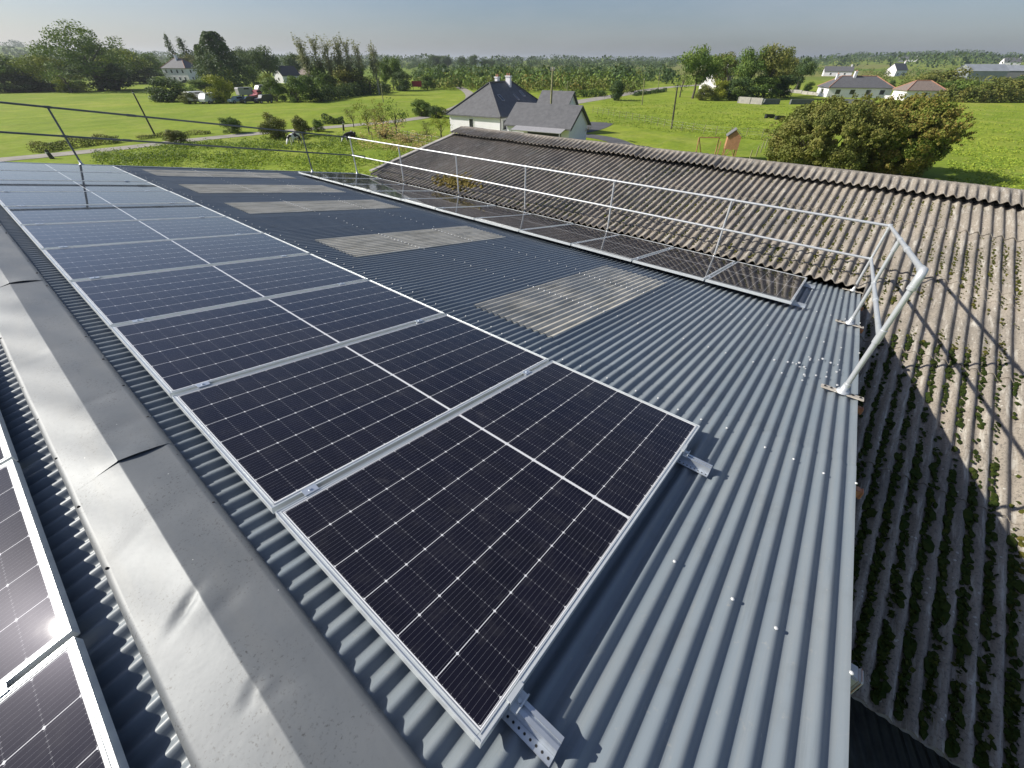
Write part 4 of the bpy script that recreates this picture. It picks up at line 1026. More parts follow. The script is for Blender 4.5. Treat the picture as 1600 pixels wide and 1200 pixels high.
far_house(755, 105.5, 40, 14, 5, 6, 30, 'distant white house among trees above the bungalow roof')
far_house(1524, 126.5, 20, 13, 5, 3, -60, 'big grey farm shed with curved pale front end at far right', 'shedsteel', 'gable', 'shedsteel', 'barn', False, 'farm_shed')
far_house(1580, 126, 26, 14, 5, 2.5, -80, 'long dark farm shed at the right edge behind the hedge', 'shedsteel', 'gable', 'concrete_dk', 'barn', False, 'farm_shed')
A_ = spot(1112, 149); house('cottage', (A_[0] + 9, A_[1] + 2, GZ), math.radians(-20), 9, 6.5, 3.0, 3.6, 'gable', 'render', 'tile', 'white gabled cottage almost hidden by tall trees at right of centre', 'house', wins=(('-x', 0, 4.6, .9, 1.0), ('-x', 1.6, 1.5, .9, 1.2)), chims=((3.6, 0, 5.5, 8.0, .7, .7),))

# ------------------------------------------------------------------ poles, play set, troughs, walls, fences, sign, vehicles, cows
def pole(px0, py0, px1, py1, label, arm=False, m='pole', r=.13, group='poles standing in the fields'):
    g = spot(px1, py1); e = height_at(g, py0); d = at_z(px0, py0, GZ + e) - np.array([g[0], g[1], GZ + e])
    lean = np.clip(d[:2], -e * .10, e * .10) if not arm else np.zeros(2)
    o = empty('utility_pole', g); b = MB(); b.tube([(0, 0, 0), (lean[0] * .5, lean[1] * .5, e * .5), (lean[0], lean[1], e)], [r, r * .85, r * .7], 9); b.build('shaft', MAT[m], o)
    if arm:
        b = MB(); b.box((0, 0, e - .35), (.12, 2.0, .12), Matrix.Rotation(-.7, 3, 'Z')); b.build('crossarm', MAT['pole_dk'], o)
        for t in (-.85, -.25, .3, .85):
            q = Matrix.Rotation(-.7, 3, 'Z') @ Vector((0, t, 0)); b = MB(); b.tube([(q.x, q.y, e - .29), (q.x, q.y, e - .2), (q.x, q.y, e - .05)], [.03, .07, .05], 8); b.build('insulator', MAT['cargrey'], o)
    else:
        b = MB(); b.tube([(lean[0], lean[1], e - .32), (lean[0], lean[1], e - .22)], [r * .9, r * .9], 8); b.build('band', MAT['galv'], o)
    tag(o, label, 'pole', group); return o
pole(864, 104, 858, 219, 'tall weathered pole with crossarm and insulators in front of the bungalow garage', True, 'pole', .16)
pole(206, 141, 243, 213, 'leaning dark pole in the left field above the lane', False, 'pole_dk', .12)
pole(1059, 132, 1049, 201, 'leaning pole with pale top in the green field right of centre', False, 'pole_dk', .14)
pole(1007, 122, 1003, 164, 'pale thin pole beside the road bend beyond the field', False, 'pole', .13)
pole(887, 126, 886, 148, 'short pole at the hedge behind the bungalow', False, 'pole', .12)
pole(1031, 113, 1028, 143, 'thin pole on the far side of the road by the tall trees', False, 'pole', .13)
pole(595, 130, 599, 160, 'pale pole in front of the long dark hedge', False, 'pole', .12)
pole(959, 119, 958, 132, 'tiny far pole among the scrub left of the road', False, 'pole', .14)
pole(540, 190, 537, 204, 'short thick dark post at the lane edge behind the cows', False, 'pole_dk', .16)
pole(70, 234, 82, 248, 'dark stump-like post at the lane edge by the gable', False, 'pole_dk', .22)

ps = empty('playhouse', spot(1137, 247), (0, 0, math.radians(20)))
tag(ps, 'orange timber playhouse tower on legs on the lawn beyond the old roof', 'playhouse')
b = MB(); b.box((0, 0, 1.55), (1.5, 1.3, 1.2)); b.prism([(-.65, 2.13), (.65, 2.13), (0, 2.75)], -.74, .74, 'x'); b.build('cabin', MAT['timber'], ps)
for x in (-.68, .68):
    for y in (-.58, .58): b = MB(); b.box((x, y, .48), (.1, .1, .95)); b.build('leg', MAT['timber'], ps)
b = MB()
for sg in (-1, 1): b.box((0, sg * .40, 2.50), (1.7, 1.05, .05), Matrix.Rotation(-sg * .72, 3, 'X'))
b.build('roof', MAT['felt'], ps)
b = MB()
for sg in (-1, 1): b.box((-.72, sg * .30, .50), (.06, .07, 1.05), Matrix.Rotation(sg * .5, 3, 'X'))
b.build('brace', MAT['timber'], ps)
b = MB(); b.box((-.4, 1.2, .8), (.07, .07, 1.6)); b.box((.1, 1.2, .8), (.07, .07, 1.6))
for z in (.3, .6, .9, 1.2, 1.5): b.box((-.15, 1.2, z), (.5, .05, .06))
b.build('ladder', MAT['timber'], ps)
sw = empty('swing_frame', spot(1087, 241)); tag(sw, 'orange timber swing frame left of the playhouse', 'swing')
h = height_at(spot(1087, 241), 215); e2 = spot(1117, 241) - spot(1087, 241)
b = MB(); b.tube([(0, 0, 0), (.05, .1, h)], .06, 7); b.build('post', MAT['timber'], sw); b = MB(); b.tube([(e2[0], e2[1], 0), (e2[0], e2[1], h)], .06, 7); b.build('post', MAT['timber'], sw); b = MB(); b.tube([(.35, -.5, 0), (.05, .1, h)], .05, 7); b.build('post', MAT['timber'], sw)
b = MB(); b.tube([(.05, .1, h), (e2[0], e2[1], h)], .05, 7); b.build('beam', MAT['timber'], sw)

for (x0, x1, py, lab) in ((1195, 1208, 184.5, 'left one of two dark plastic troughs in the green field'), (1211, 1225, 187, 'right one of two dark plastic troughs in the green field')):
    a, c = spot(x0, py), spot(x1, py); mid = (a + c) / 2; L = np.linalg.norm(c - a); o = empty('water_trough', mid, (0, 0, math.atan2(c[1] - a[1], c[0] - a[0])))
    b = MB(); b.prism([(-.30, 0), (.30, 0), (.38, .62), (.32, .62), (.26, .08), (-.26, .08), (-.32, .62), (-.38, .62)], -L / 2, L / 2, 'x')
    for s in (-1, 1): b.box((s * (L / 2 - .02), 0, .3), (.04, .62, .58))
    b.build('basin', MAT['black'], o); tag(o, lab, 'trough', 'troughs in the field')
def block_wall(x0, x1, py0, py1, hpx, m, label, thick=.5):
    a, c = spot(x0, py0), spot(x1, py1); L = np.linalg.norm(c - a); h = height_at(a, py0 - hpx); o = empty('wall', (a + c) / 2, (0, 0, math.atan2(c[1] - a[1], c[0] - a[0])))
    n = max(1, int(L / 3)); b = MB()
    for i in range(n): b.box(((i + .5) * L / n - L / 2, (i % 2) * .05, h / 2), (L / n - .08, thick, h - (i % 3) * .06))
    for i in range(n + 1): b.box((i * L / n - L / 2, -.02, h * .47), (.14, thick + .12, h * .94))
    b.build('block', MAT[m], o); tag(o, label, 'wall')
block_wall(1153, 1190, 161, 163.5, 10, 'concrete', 'pale concrete panel wall in the field below the tall trees')
block_wall(1193, 1216, 163, 163, 8.5, 'concrete_dk', 'dark slatted wall segment just right of the pale concrete wall')
block_wall(1234, 1268, 163, 163, 8, 'concrete_dk', 'dark low wall in the field left of the long bungalow')
block_wall(1200, 1252, 143, 146, 5, 'concrete', 'low grey boundary wall behind the tall trees at right')
block_wall(1253, 1300, 147, 152, 5, 'concrete', 'grey garden wall in front of the long bungalow')
block_wall(1310, 1362, 161, 163, 7, 'concrete_dk', 'dark wall behind the big bushes below the long bungalow')
block_wall(1381, 1402, 154, 155, 5, 'render', 'white garden wall between the long bungalow and the small white building')

def fence(pts, n, hgt, label, r=.05, wires=3):
    P = [spot(*p) for p in pts]; o = empty('wire_fence', P[0]); d = [0]
    for a, c in zip(P[:-1], P[1:]): d.append(d[-1] + np.linalg.norm(c - a))
    def at(t):
        for i in range(len(P) - 1):
            if t <= d[i + 1] + 1e-6: return P[i] + (P[i + 1] - P[i]) * (t - d[i]) / (d[i + 1] - d[i])
    for k in range(n):
        q = at(d[-1] * k / (n - 1)) - P[0]; b = MB(); b.tube([(q[0], q[1], 0), (q[0], q[1], hgt)], r, 6); b.build('post', MAT['pole'], o)
    b = MB()
    for w in range(wires):
        b.tube([tuple((p - P[0])[:2]) + (hgt * (.35 + .28 * w),) for p in P], .0045, 4)
    b.build('wire', MAT['galv'], o); tag(o, label, 'fence')
fence(((583, 224), (608, 213), (631, 221), (659, 228), (700, 234)), 9, 1.35, 'post and wire fence behind the saplings, left of the old roof')
fence(((926, 177), (962, 184), (1000, 191), (1049, 202), (1120, 212), (1215, 218)), 22, 1.2, 'long post and wire fence between lawn and rough field, right of the bungalow')
fence(((1170, 252), (1182, 244), (1195, 232), (1212, 222)), 6, 1.1, 'short pale garden fence running up to the left big bush', .06, 4)
# red board on posts
g = spot(652, 141); o = empty('red_board', g, (0, 0, math.radians(-45))); b = MB(); b.box((0, 0, 1.9), (3.6, .12, 1.7)); b.build('board', MAT['red'], o)
for x in (-1.4, 1.4): b = MB(); b.box((x, .1, .9), (.12, .1, 1.8)); b.build('leg', MAT['pole_dk'], o)
tag(o, 'small bright red board on legs at the far field edge right of the poplars', 'sign')

def vehicle(px, py, rz, kind, paint, label, cat):
    g = spot(px, py); o = empty({'van': 'van', 'car': 'car', 'jeep': 'jeep', 'tractor': 'tractor', 'trailer': 'trailer'}[kind], g, (0, 0, math.radians(rz)))
    prof = {'van': [(-2.5, .45), (2.45, .45), (2.5, 1.0), (2.3, 1.15), (1.75, 1.95), (1.5, 2.15), (-2.45, 2.2), (-2.5, 1.2)],
            'car': [(-2.1, .32), (2.1, .32), (2.15, .65), (1.9, .86), (1.05, .95), (.45, 1.42), (-1.1, 1.45), (-1.75, 1.0), (-2.1, .9)],
            'jeep': [(-2.1, .45), (2.1, .45), (2.15, 1.0), (1.0, 1.1), (.6, 1.75), (-2.0, 1.8), (-2.1, 1.1)],
            'tractor': [(-.9, .8), (1.7, .7), (1.75, 1.35), (.35, 1.5), (.1, 2.4), (-1.0, 2.45), (-1.1, 1.3)],
            'trailer': [(-2.2, .6), (2.2, .6), (2.2, 2.2), (2.0, 2.4), (-2.0, 2.4), (-2.2, 2.2)]}[kind]
    hw = .95 if kind in ('van', 'trailer') else .84
    b = MB(); b.prism([(x, z) for x, z in prof], -hw, hw, 'y'); b.build('body', MAT[paint], o, bevel=.06)
    zt = max(z for _, z in prof); b = MB()
    for sy in (-1, 1): b.box((-.3 if kind != 'van' else .9, sy * (hw + .004), zt - .32), (1.5 if kind != 'van' else 1.1, .012, .36)); b.build('window', MAT['glass'], o); b = MB()
    b.box((prof[0][0] * .98 if kind != 'car' else -1.43, 0, zt - .34), (.05, 1.3, .36), Matrix.Rotation(-.6, 3, 'Y') if kind == 'car' else None); b.build('window', MAT['glass'], o)
    wr = [(1.35, .34), (-1.35, .34)] if kind != 'tractor' else [(1.2, .5), (-.7, .85)]
    for x, r in wr:
        for sy in (-1, 1):
            b = MB(); y = sy * (hw - .02); b.tube([(x, y - .11, r), (x, y + .11, r)], r, 14); w = b.build('wheel', MAT['tyre'], o); b = MB(); b.tube([(x, y - .12, r), (x, y + .12, r)], r * .55, 10); b.build('rim', MAT['cargrey'], w)
    tag(o, label, cat, 'vehicles parked by the bushes at left'); return o
vehicle(309, 161, 200, 'trailer', 'carwhite', 'white box trailer at the left end of the parked vehicles', 'trailer')
vehicle(330, 161.5, 205, 'van', 'carwhite', 'white van next to the round bush, left of the dark vehicles', 'van')
vehicle(372, 161, 190, 'car', 'carblue', 'pale blue car just right of the round bush', 'car')
vehicle(391, 161, 170, 'car', 'cardark', 'dark car in the middle of the scrap vehicles', 'car')
vehicle(404, 158, 200, 'tractor', 'carred', 'faded red tractor at the right end of the scrap vehicles', 'tractor')
vehicle(414, 161, 185, 'jeep', 'cardark', 'black jeep in front of the faded red tractor', 'jeep')
vehicle(385, 152, 185, 'trailer', 'cargrey', 'grey trailer behind the scrap cars', 'trailer')
vehicle(412, 145, 190, 'van', 'cargrey', 'grey van behind the faded red tractor', 'van')
vehicle(247, 131, 180, 'car', 'cargrey', 'grey car parked left of the two storey white house', 'car')
vehicle(290, 131, 160, 'car', 'cardark', 'dark car parked in front of the two storey white house', 'car')

def cow(px, py, rz, label, s=1.0, graze=True, hide='cow'):
    """one continuous body grown on a skeleton"""
    g = spot(px, py); r = empty('cow', g, (0, 0, math.radians(rz))); r.scale = (s, s, s)
    me = bpy.data.meshes.new('body'); o = bpy.data.objects.new('body', me); SC.collection.objects.link(o); o.parent = r
    hz = .42 if graze else 1.45; hx = 1.22 if graze else 1.18
    J = [(-.1, 0, 1.02, .33), (-.62, 0, 1.06, .30), (.42, 0, 1.00, .33), (.72, 0, 1.05, .22), (.98, 0, .88 if graze else 1.3, .15), (hx, 0, hz + .12, .13), (hx + .16, 0, hz - .10, .09), (hx + .24, 0, hz - .24, .075)]
    E = [(0, 1), (0, 2), (2, 3), (3, 4), (4, 5), (5, 6), (6, 7)]
    def add(p, par): J.append(p); E.append((par, len(J) - 1)); return len(J) - 1
    for sy in (-1, 1):
        a = add((.50, sy * .20, .70, .12), 2); a = add((.52, sy * .20, .40, .07), a); a = add((.50, sy * .20, .12, .055), a); add((.54, sy * .20, .03, .06), a)
        a = add((-.66, sy * .20, .78, .17), 1); a = add((-.56, sy * .21, .56, .10), a); a = add((-.76, sy * .21, .42, .07), a); a = add((-.70, sy * .21, .12, .055), a); add((-.66, sy * .21, .03, .06), a)
        add((hx - .04, sy * .17, hz + .20, .035), 5)
    a = add((-.90, 0, 1.12, .06), 1); a = add((-.97, 0, .80, .025), a); add((-.96, 0, .45, .04), a)
    me.from_pydata([j[:3] for j in J], E, []); me.update()
    o.modifiers.new('skin', 'SKIN'); 
    if not me.skin_vertices: me.attributes.new('dummy', 'FLOAT', 'POINT')
    bpy.context.view_layer.objects.active = o
    sv = me.skin_vertices
    if len(sv) == 0:
        bm = bmesh.new(); bm.from_mesh(me); bm.verts.layers.skin.verify(); bm.to_mesh(me); bm.free(); sv = me.skin_vertices
    for i, j in enumerate(J): sv[0].data[i].radius = (j[3], j[3] * (.88 if i > 2 else 1.0))
    sv[0].data[0].use_root = True
    o.modifiers.new('sub', 'SUBSURF').levels = 1; o.modifiers['sub'].render_levels = 1
    me.materials.append(MAT[hide])
    b = MB(); b.sphere((-.42, 0, .70), .13, 8, 6, 0, (1.2, 1, .8)); b.build('udder', simple('udder_skin', (.5, .3, .26), .7), r)
    tag(r, label, 'cow', 'cows grazing in the rough field')
cow(463, 226, 195, 'mostly white cow with black patches grazing, left of the dark rail post', 1.0, True, 'cow_white')
cow(549, 222, 170, 'black cow with white patches in the rough field under the rail end', .9)

# ------------------------------------------------------------------ trees, bushes and hedges that one can tell apart
plant('broad', 'green', 160, 142, 38, 108, 'largest tree, leaning left, standing in the open left field', var=0)
plant('sparse', 'green', 112, 145, 90, 50, 'lower leaning tree touching the left side of the largest tree')
plant('bush', 'dark', 185, 141, 98, 85, 'dark dense round tree under the right side of the largest tree')
plant('round', 'green', 14, 143, 85, 75, 'hazy green tree at the left edge of the photo')
plant('round', 'green', 45, 143, 88, 70, 'green tree second from the left edge, before the largest tree')
plant('round', 'yellow', 84, 143, 86, 58, 'yellowish tree touching the largest tree on its left')
plant('bush', 'dark', 20, 143, 118, 110, 'dark low thicket at the left edge under the green trees')
plant('bush', 'dark', 62, 143, 120, 60, 'dark low bush between the left thicket and the largest tree')
plant('bush', 'yellow', 112, 144, 118, 45, 'pale green bush at the foot of the largest tree')
plant('round', 'yellow', 204, 131, 76, 66, 'yellow green round tree right of the largest tree')
plant('round', 'green', 236, 128, 82, 42, 'grey green tree left of the two storey white house')
plant('bush', 'dark', 228, 130, 106, 60, 'dark shrub mass between yellow green tree and white house')
plant('fir', 'dark', 287, 127, 54, 26, 'thin bare topped fir left one behind the white house', var=0)
plant('fir', 'dark', 305, 126, 59, 44, 'bushier fir right behind the two storey white house', var=1)
plant('round', 'olive', 316, 127, 85, 42, 'olive tree at the right end of the two storey white house')
plant('cypress', 'dark', 358, 141, 50, 70, 'tall broad dark conifer, tallest of the evergreens right of the white house')
plant('cypress', 'dark', 333, 136, 70, 30, 'smaller dark conifer joined to the left of the tall broad conifer')
plant('round', 'dark', 398, 132, 76, 40, 'dark round tree right of the tall broad conifer')
plant('round', 'dark', 424, 134, 74, 44, 'dark domed tree left of the white gable house')
plant('bush', 'green', 396, 136, 103, 26, 'clipped ball shaped tree with bright rim in front of dark trees')
plant('bush', 'yellow', 366, 140, 108, 22, 'light green bush in front of the tall broad conifer')
plant('bush', 'dark', 270, 158, 122, 56, 'dark dense bush below the two storey white house')
plant('bush', 'green', 320, 146, 124, 42, 'green shrub behind the white van')
plant('bush', 'yellow', 350, 161, 118, 38, 'round yellowish green bush between the parked vehicles')
plant('bush', 'olive', 298, 162, 144, 26, 'dry brownish scrub left of the white box trailer')
plant('bush', 'green', 433, 159, 122, 34, 'round bush right of the scrap vehicles')
plant('round', 'yellow', 424, 150, 115, 20, 'small orange tinted tree behind the round bush by the vehicles')
plant('bush', 'green', 465, 160, 120, 36, 'bright green bush second right of the scrap vehicles')
plant('bush', 'green', 486, 157, 119, 38, 'full green bush at the left end of the long dark hedge')
plant('round', 'dark', 466, 128, 84, 34, 'dark round tree behind the brown tiled roof')
for px, top, w, lab in ((489, 58, 30, 'leftmost bare topped poplar of the row'), (508, 57, 24, 'second poplar from the left, slender and pale'), (525, 60, 26, 'third poplar from the left with a dense foot'), (541, 57, 30, 'tallest full poplar in the middle of the row'), (555, 62, 20, 'rightmost poplar of the close group'), (570, 65, 22, 'lone poplar left of the gap'), (593, 69, 24, 'poplar standing at the right end of the row')):
    plant('poplar', 'grey', px, 148, top, w, lab, 'tree', group='poplars behind the long hedge')
plant('bush', 'green', 508, 148, 104, 40, 'green undergrowth under the left poplars')
plant('bush', 'olive', 545, 148, 104, 60, 'olive undergrowth under the middle poplars')
plant('sparse', 'green', 580, 148, 104, 34, 'green undergrowth between the lone poplars')
plant('round', 'green', 616, 141, 89, 30, 'green tree right of the last poplar')
plant('round', 'green', 604, 141, 95, 24, 'lower green tree touching the last poplar')
plant('bush', 'dark', 630, 142, 112, 30, 'dark round bush left of the red board')
plant('bush', 'green', 668, 140, 118, 24, 'green bush right of the red board')
for px, top, w, lab in ((682, 86, 24, 'left tree of the dark row on the far ridge above the bungalow'), (700, 87, 15, 'second tree of the dark row on the far ridge'), (723, 87.5, 16, 'third tree of the dark row on the far ridge'), (741, 86, 17, 'tallest round tree of the dark row on the far ridge'), (757, 92, 14, 'small tree at the right of the dark row on the far ridge'), (769, 92.5, 10, 'smallest tree ending the dark row on the far ridge')):
    plant('round', 'dark', px, 109, top, w, lab, 'tree', group='row of dark trees on the far ridge')
hs = [spot(497, 160), spot(540, 152), spot(608, 144)]
hedge([(p[0], p[1]) for p in hs], 3.6, 3.6, 'dark', 'long dark clipped hedge in front of the poplars', seed=4)
hs = [spot(505, 194), spot(538, 192.5)]; hedge([(p[0], p[1]) for p in hs], 1.5, 1.6, 'dark', 'short dark clipped hedge beside the lane bend', seed=5, leaf=.16, dens=320)
hs = [spot(668, 181), spot(712, 178)]; hedge([(p[0], p[1]) for p in hs], 1.4, 1.6, 'yellow', 'yellow green hedge left of the white bungalow', seed=6, leaf=.17, dens=260)
hs = [spot(52, 239), spot(110, 231), spot(150, 226), spot(188, 222)]; hedge([(p[0], p[1]) for p in hs], 1.0, 1.7, 'olive', 'low scruffy hedge on the far side of the lane at left', seed=7, leaf=.13, dens=420)
hs = [spot(215, 218), spot(262, 213), spot(330, 209)]; hedge([(p[0], p[1]) for p in hs], .55, 1.2, 'olive', 'thin low hedge line on the far side of the lane, by the leaning pole', seed=8, leaf=.11, dens=500)
hs = [spot(872, 151), spot(906, 152), spot(946, 150)]; hedge([(p[0], p[1]) for p in hs], 2.0, 2.4, 'green', 'green hedge behind the garage roof along the road', seed=9, leaf=.36, dens=60)
hs = [spot(990, 150), spot(1012, 147), spot(1040, 143)]; hedge([(p[0], p[1]) for p in hs], 1.2, 1.6, 'dark', 'low roadside hedge at the road bend', seed=10, leaf=.3, dens=60)
hs = [spot(1600, 160), spot(1555, 160), spot(1510, 160), spot(1482, 159), spot(1462, 158)]; hedge([(p[0], p[1]) for p in hs], 4.2, 4.5, 'olive', 'tall dense hedge across the field at the right edge', seed=11, leaf=.42, dens=50)
plant('bush', 'olive', 275, 224, 203, 34, 'small brown bush at the lane, below the leaning pole')
plant('bush', 'green', 362, 208, 184, 32, 'round bush on the field side of the lane')
plant('bush', 'olive', 432, 217, 179, 36, 'brownish bush behind the dark rail, left of the white cow')
plant('bush', 'olive', 474, 212, 182, 28, 'second brownish bush, above the white cow')
plant('bush', 'green', 497, 206, 187, 20, 'low green bush beside the short dark hedge')
plant('sparse', 'olive', 553, 199, 168, 24, 'slim sapling right of the short dark hedge')
plant('sparse', 'yellow', 577, 209, 157, 36, 'leftmost tall sapling in the fenced clump')
plant('sparse', 'autumn', 600, 211, 156, 30, 'russet sapling in the middle of the fenced clump')
plant('sparse', 'green', 621, 210, 153, 38, 'tallest leafy sapling at the right of the fenced clump')
plant('sparse', 'olive', 588, 206, 168, 26, 'thin sapling between the two tall ones in the clump')
plant('tuft', 'straw', 600, 216, 184, 70, 'dry tall grass at the foot of the saplings', 'plant')
plant('tuft', 'straw', 640, 222, 206, 60, 'orange dry grass left of the old roof gable', 'plant')
plant('bush', 'green', 659, 182, 156, 30, 'round dark green bush at the end of the yellow green hedge')
plant('bush', 'dark', 680, 184, 166, 26, 'dark bush left of the white bungalow wall')
plant('sparse', 'yellow', 690, 216, 176, 38, 'loose yellow green sapling at the left corner of the bungalow')
plant('sparse', 'olive', 668, 220, 190, 26, 'small sapling left of the old roof verge')
plant('tuft', 'straw', 902, 222, 192, 32, 'spindly yellow shrub in front of the garage gable', 'shrub')
plant('tuft', 'olive', 838, 216, 200, 16, 'small bare shrub in front of the garage awning', 'shrub')
plant('bush', 'dark', 960, 157, 126, 26, 'dark upright bush at the corner of the field beyond the bungalow')
plant('round', 'green', 1082, 154, 74, 58, 'tall tree at the left of the clump hiding the white cottage')
plant('sparse', 'green', 1062, 152, 96, 30, 'lower tree on the left flank of the tall clump')
plant('round', 'olive', 1117, 150, 84, 44, 'thin olive tree above the hidden white cottage')
plant('sparse', 'green', 1130, 152, 83, 40, 'pale stemmed tree in the middle of the tall clump')
plant('round', 'green', 1163, 154, 75, 44, 'tall tree right of the hidden cottage')
plant('round', 'olive', 1192, 154, 71, 46, 'tallest tree at the right of the clump')
plant('round', 'olive', 1216, 150, 86, 34, 'round tree at the right shoulder of the clump')
plant('round', 'dark', 1242, 144, 90, 34, 'dark tree at the far right end of the clump')
plant('bush', 'yellow', 1122, 157, 126, 26, 'light green bush in front of the hidden cottage')
plant('bush', 'dark', 1150, 157, 122, 44, 'dark bush in front of the tall clump, left of the concrete wall')
plant('bush', 'green', 1185, 155, 120, 50, 'green bush behind the pale concrete wall')
plant('bush', 'dark', 1215, 152, 118, 44, 'dark bush at the right foot of the tall clump')
plant('bush', 'olive', 1098, 157, 132, 26, 'greyish bush at the left foot of the tall clump')
plant('bush', 'dark', 1244, 143, 127, 9, 'small dark round tree on the lawn left of the long bungalow')
plant('bush', 'green', 1262, 143, 128, 13, 'small green round tree on the lawn, nearer the long bungalow')
plant('bush', 'yellow', 1226, 142, 131, 8, 'tiny yellowish tree on the lawn right of the tall clump')
plant('bush', 'green', 1368, 131, 122, 10, 'small shrub on the rise above the long bungalow roof')
plant('bush', 'dark', 1386, 150, 126, 12, 'dark upright shrub at the right end of the long bungalow')
plant('bush', 'olive', 1432, 148, 118, 50, 'olive bush above the small white building')
plant('bush', 'olive', 1462, 146, 108, 60, 'broad olive bush left of the big grey shed')
plant('bush', 'green', 1500, 152, 126, 60, 'rounded bush in front of the big grey shed')
plant('bush', 'olive', 1560, 154, 122, 70, 'rounded bush at the right edge behind the tall hedge')
plant('bush', 'dark', 1590, 140, 119, 40, 'dark bush at the right edge before the long dark shed')

def big_bush(px, py, ptop, pw, n, col, label, seed, skew):
    rng = np.random.default_rng(seed); g = spot(px, py); h = height_at(g, ptop); w = pw / px_per_m(g); r = empty('bush', g); P = []; T = []; N = []
    for k in range(300):
        while True:
            p = rng.uniform(-1, 1, 3)
            if (.42 if k >= 60 else .0) < (np.abs(p) ** 2.4).sum() < 1: break
        c = np.array([p[0] * w * .375, p[1] * w * .34, h * (.43 + .45 * p[2])]); c[2] = min(c[2], h * (.93 - .12 * rng.uniform()))
        side = (c[0] * RW[0][0] + c[1] * RW[0][1]) / (w * .5); c[2] *= 1 + skew * side
        rr = rng.uniform(.22, .68) * (1.5 if k < 60 else 1); m = int(n / 300 * (rr / .48) ** 2); q = rng.normal(size=(m, 3)); q /= np.linalg.norm(q, axis=1)[:, None]
        q *= rr * rng.uniform(.55, 1.1, (m, 1)); q[:, 2] *= .8
        N.append(q * .8 + (c - np.array([0, 0, h * .4])) * .12); P.append(c + q); T.append(np.clip(rng.uniform(.1, .9) + rng.normal(0, .15, m), 0, 1))
    for k in range(240):                                                # loose sprigs
        a = rng.normal(size=3); a /= np.linalg.norm(a); a[2] = abs(a[2]); c = np.array([a[0] * w * .42, a[1] * w * .40, h * (.45 + .45 * a[2])]); side = (c[0] * RW[0][0] + c[1] * RW[0][1]) / (w * .5); c[2] *= 1 + skew * side
        m = 16; t = rng.uniform(0, .4, (m, 1)); N.append(np.tile(a, (m, 1))); P.append(c + a * t + rng.normal(0, .05, (m, 3))); T.append(rng.uniform(.3, 1, m))
    P = np.concatenate(P); T = np.concatenate(T); N = np.concatenate(N); ok = P[:, 2] > .05; P, T, N = P[ok], T[ok], N[ok]
    V, F = leaf_cards(P, .14 * rng.uniform(.6, 1.4, len(P)), rng, N, .8); add_mesh('crown', V, F, LEAF[col], r, tint=T)
    b = MB()
    for k in range(9):
        a = k * .7 + .2; b.tube([(.3 * math.cos(a), .3 * math.sin(a), 0), (w * .14 * math.cos(a), w * .14 * math.sin(a), h * .35), (w * .22 * math.cos(a), w * .22 * math.sin(a), h * .55)], [.08, .05, .015], 6)
    b.build('trunk', MAT['bark'], r); tag(r, label, 'bush', 'big bushes beyond the old roof')
big_bush(1268, 272, 142, 200, 70000, 'olive', 'left one of the two big bushes behind the old roof, greener and lower', 31, .16)
big_bush(1374, 272, 138, 188, 95000, 'autumn', 'right one of the two big bushes, larger with rust tinted leaves', 32, .02)

# ------------------------------------------------------------------ what nobody could count
def box_band(x0, x1, ya, yb):
    def f(rng):
        x = rng.uniform(x0, x1); t = (x - x0) / (x1 - x0); return x, rng.uniform(ya[0] + (ya[1] - ya[0]) * t, yb[0] + (yb[1] - yb[0]) * t)
    return f
mass('scrubland', box_band(655, 1000, (110, 109), (139, 146)), 420, (2.5, 6.5), 'green', 41)
mass('scrubland', box_band(650, 1060, (106, 106), (136, 136)), 300, (3.5, 8.5), 'dark', 42)
mass('scrubland', box_band(690, 960, (110, 112), (141, 149)), 160, (2.4, 5.5), 'autumn', 43)
mass('scrubland', box_band(655, 1000, (110, 109), (141, 149)), 240, (2.2, 5.0), 'olive', 52)
mass('distant_woodland', box_band(640, 1060, (100, 100.5), (108, 109)), 420, (6, 11), 'dark', 44, far=True)
mass('distant_woodland', box_band(1040, 1620, (100.5, 101.5), (106, 107)), 420, (7, 14), 'dark', 45, far=True)
mass('distant_woodland', box_band(-20, 420, (97, 98), (112, 112)), 460, (7, 12), 'dark', 46, far=True)
mass('distant_woodland', box_band(-20, 260, (112, 112), (128, 124)), 200, (5, 9), 'green', 47)
mass('scrubland', box_band(1240, 1620, (109, 108), (120, 122)), 130, (2.5, 6), 'green', 48)
mass('scrubland', box_band(1330, 1600, (112, 110), (138, 134)), 120, (2, 4.5), 'olive', 49)
mass('distant_woodland', box_band(400, 700, (98, 98.5), (112, 110)), 240, (6, 10), 'dark', 50, far=True)
def skyline():
    rng = np.random.default_rng(51); P = []; S = []; T = []
    for _ in range(2600):
        az = math.radians(rng.uniform(-4, 104)); r = rng.uniform(900, 3000); x, y = r * math.sin(az), r * math.cos(az)
        if math.sin(az * 90 + r * .013) + math.sin(az * 37 - r * .007) < -.2: continue
        h = rng.uniform(9, 18); k = 26; q = rng.normal(size=(k, 3)); q /= np.linalg.norm(q, axis=1)[:, None]; q *= np.array([h * .9, h * .9, h * .5]); q[:, 2] += h * .45
        P.append(np.array([x, y, terrain(x, y)]) + q); S.append(h * .3 * rng.uniform(.6, 1.2, k)); T.append(rng.uniform(0, 1, k))
    P = np.concatenate(P); V, F = leaf_cards(P, np.concatenate(S), rng); o = add_mesh('distant_woodland', V, F, LEAF['dark'], tint=np.concatenate(T)); tag(o, kind='stuff')
skyline()
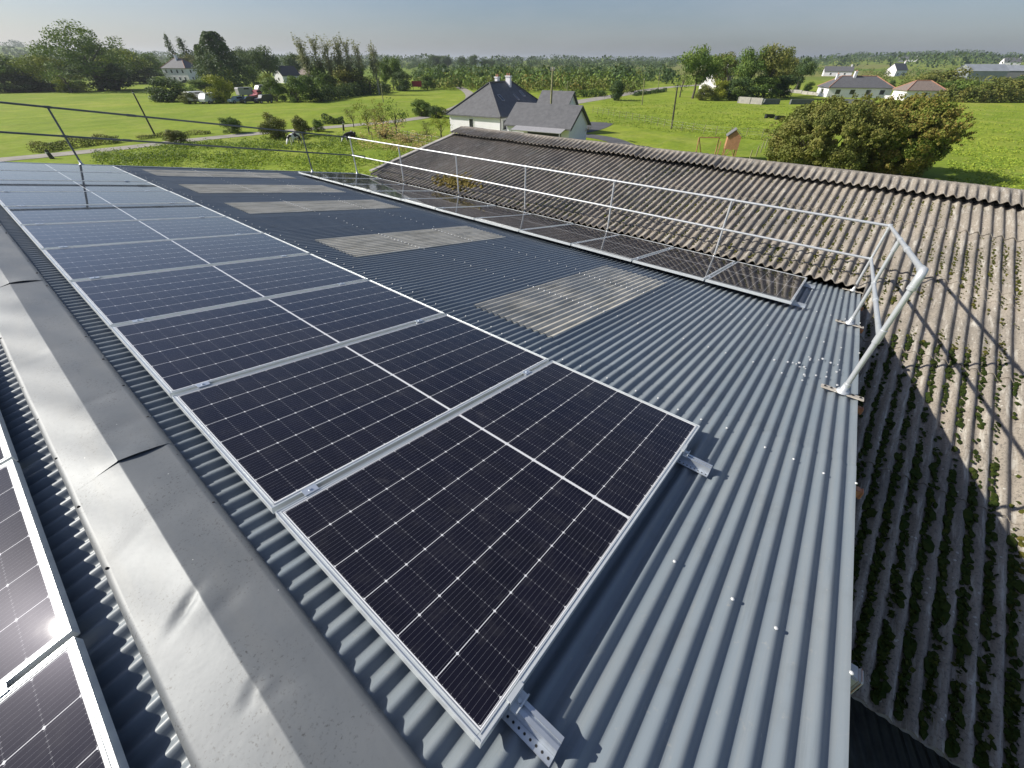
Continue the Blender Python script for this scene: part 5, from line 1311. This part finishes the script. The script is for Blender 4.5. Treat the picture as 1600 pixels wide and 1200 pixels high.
def weeds(name, poly, n, hm, col, seed, size, cards=7):
    rng = np.random.default_rng(seed); P = []; S = []; T = []; c = 0
    while c < n:
        x = rng.uniform(poly[0], poly[1]); t = (x - poly[0]) / (poly[1] - poly[0]); ya = np.interp(t, np.linspace(0, 1, len(poly[2])), poly[2]); yb = np.interp(t, np.linspace(0, 1, len(poly[3])), poly[3])
        y = rng.uniform(ya, yb); c += 1; g = spot(x, y)
        if rng.uniform() > .5 + .5 * math.sin(g[0] * .55) * math.sin(g[1] * .42 + 1): continue
        h = rng.uniform(*hm); k = cards; q = np.stack([rng.normal(0, h * .5, k), rng.normal(0, h * .5, k), rng.uniform(.1, 1, k) * h], 1)
        P.append(g + q); S.append(size * rng.uniform(.6, 1.4, k)); T.append(np.clip(rng.uniform(.1, .9) + rng.normal(0, .15, k), 0, 1))
    P = np.concatenate(P); V, F = leaf_cards(P, np.concatenate(S), rng, np.tile(np.array([-.15, .2, 1.]), (len(P), 1)), .5); o = add_mesh(name, V, F, LEAF[col], tint=np.concatenate(T)); tag(o, kind='stuff')
weeds('weeds', (150, 720, (242, 222, 214, 212, 216), (275, 290, 300, 300, 260)), 14000, (.12, .42), 'weed', 61, .14, 9)
weeds('weeds', (150, 560, (238, 226, 216, 210), (262, 250, 240, 226)), 1800, (.2, .5), 'green', 62, .14, 9)
weeds('grass', (930, 1260, (172, 185, 200), (190, 215, 222)), 6500, (.06, .22), 'weed', 63, .13, 6)
weeds('grass', (560, 720, (205, 210, 215), (232, 240, 238)), 1400, (.2, .6), 'straw', 64, .14)
weeds('grass', (1480, 1620, (165, 165), (290, 300)), 5000, (.06, .2), 'weed', 65, .13, 6)
weeds('grass', (940, 1250, (152, 160, 168), (175, 185, 215)), 4200, (.06, .22), 'weed', 66, .15, 6)

# ------------------------------------------------------------------ air
def haze():
    n = NT('haze_air'); t = n.t; t.nodes.remove(n.b); pv = n.new('VolumePrincipled'); pv.inputs['Color'].default_value = (.86, .92, 1.0, 1); pv.inputs['Density'].default_value = HAZE; pv.inputs['Anisotropy'].default_value = .35
    n.lk(pv.outputs[0], n.out.inputs['Volume']); b = MB(); b.box((0, 0, (GZ - 1 + 75) / 2), (18400, 18400, 75 - GZ + 1)); o = b.build('haze', n.mat); tag(o, kind='stuff')
HAZE = 0.00015
if HAZE > 0: haze()
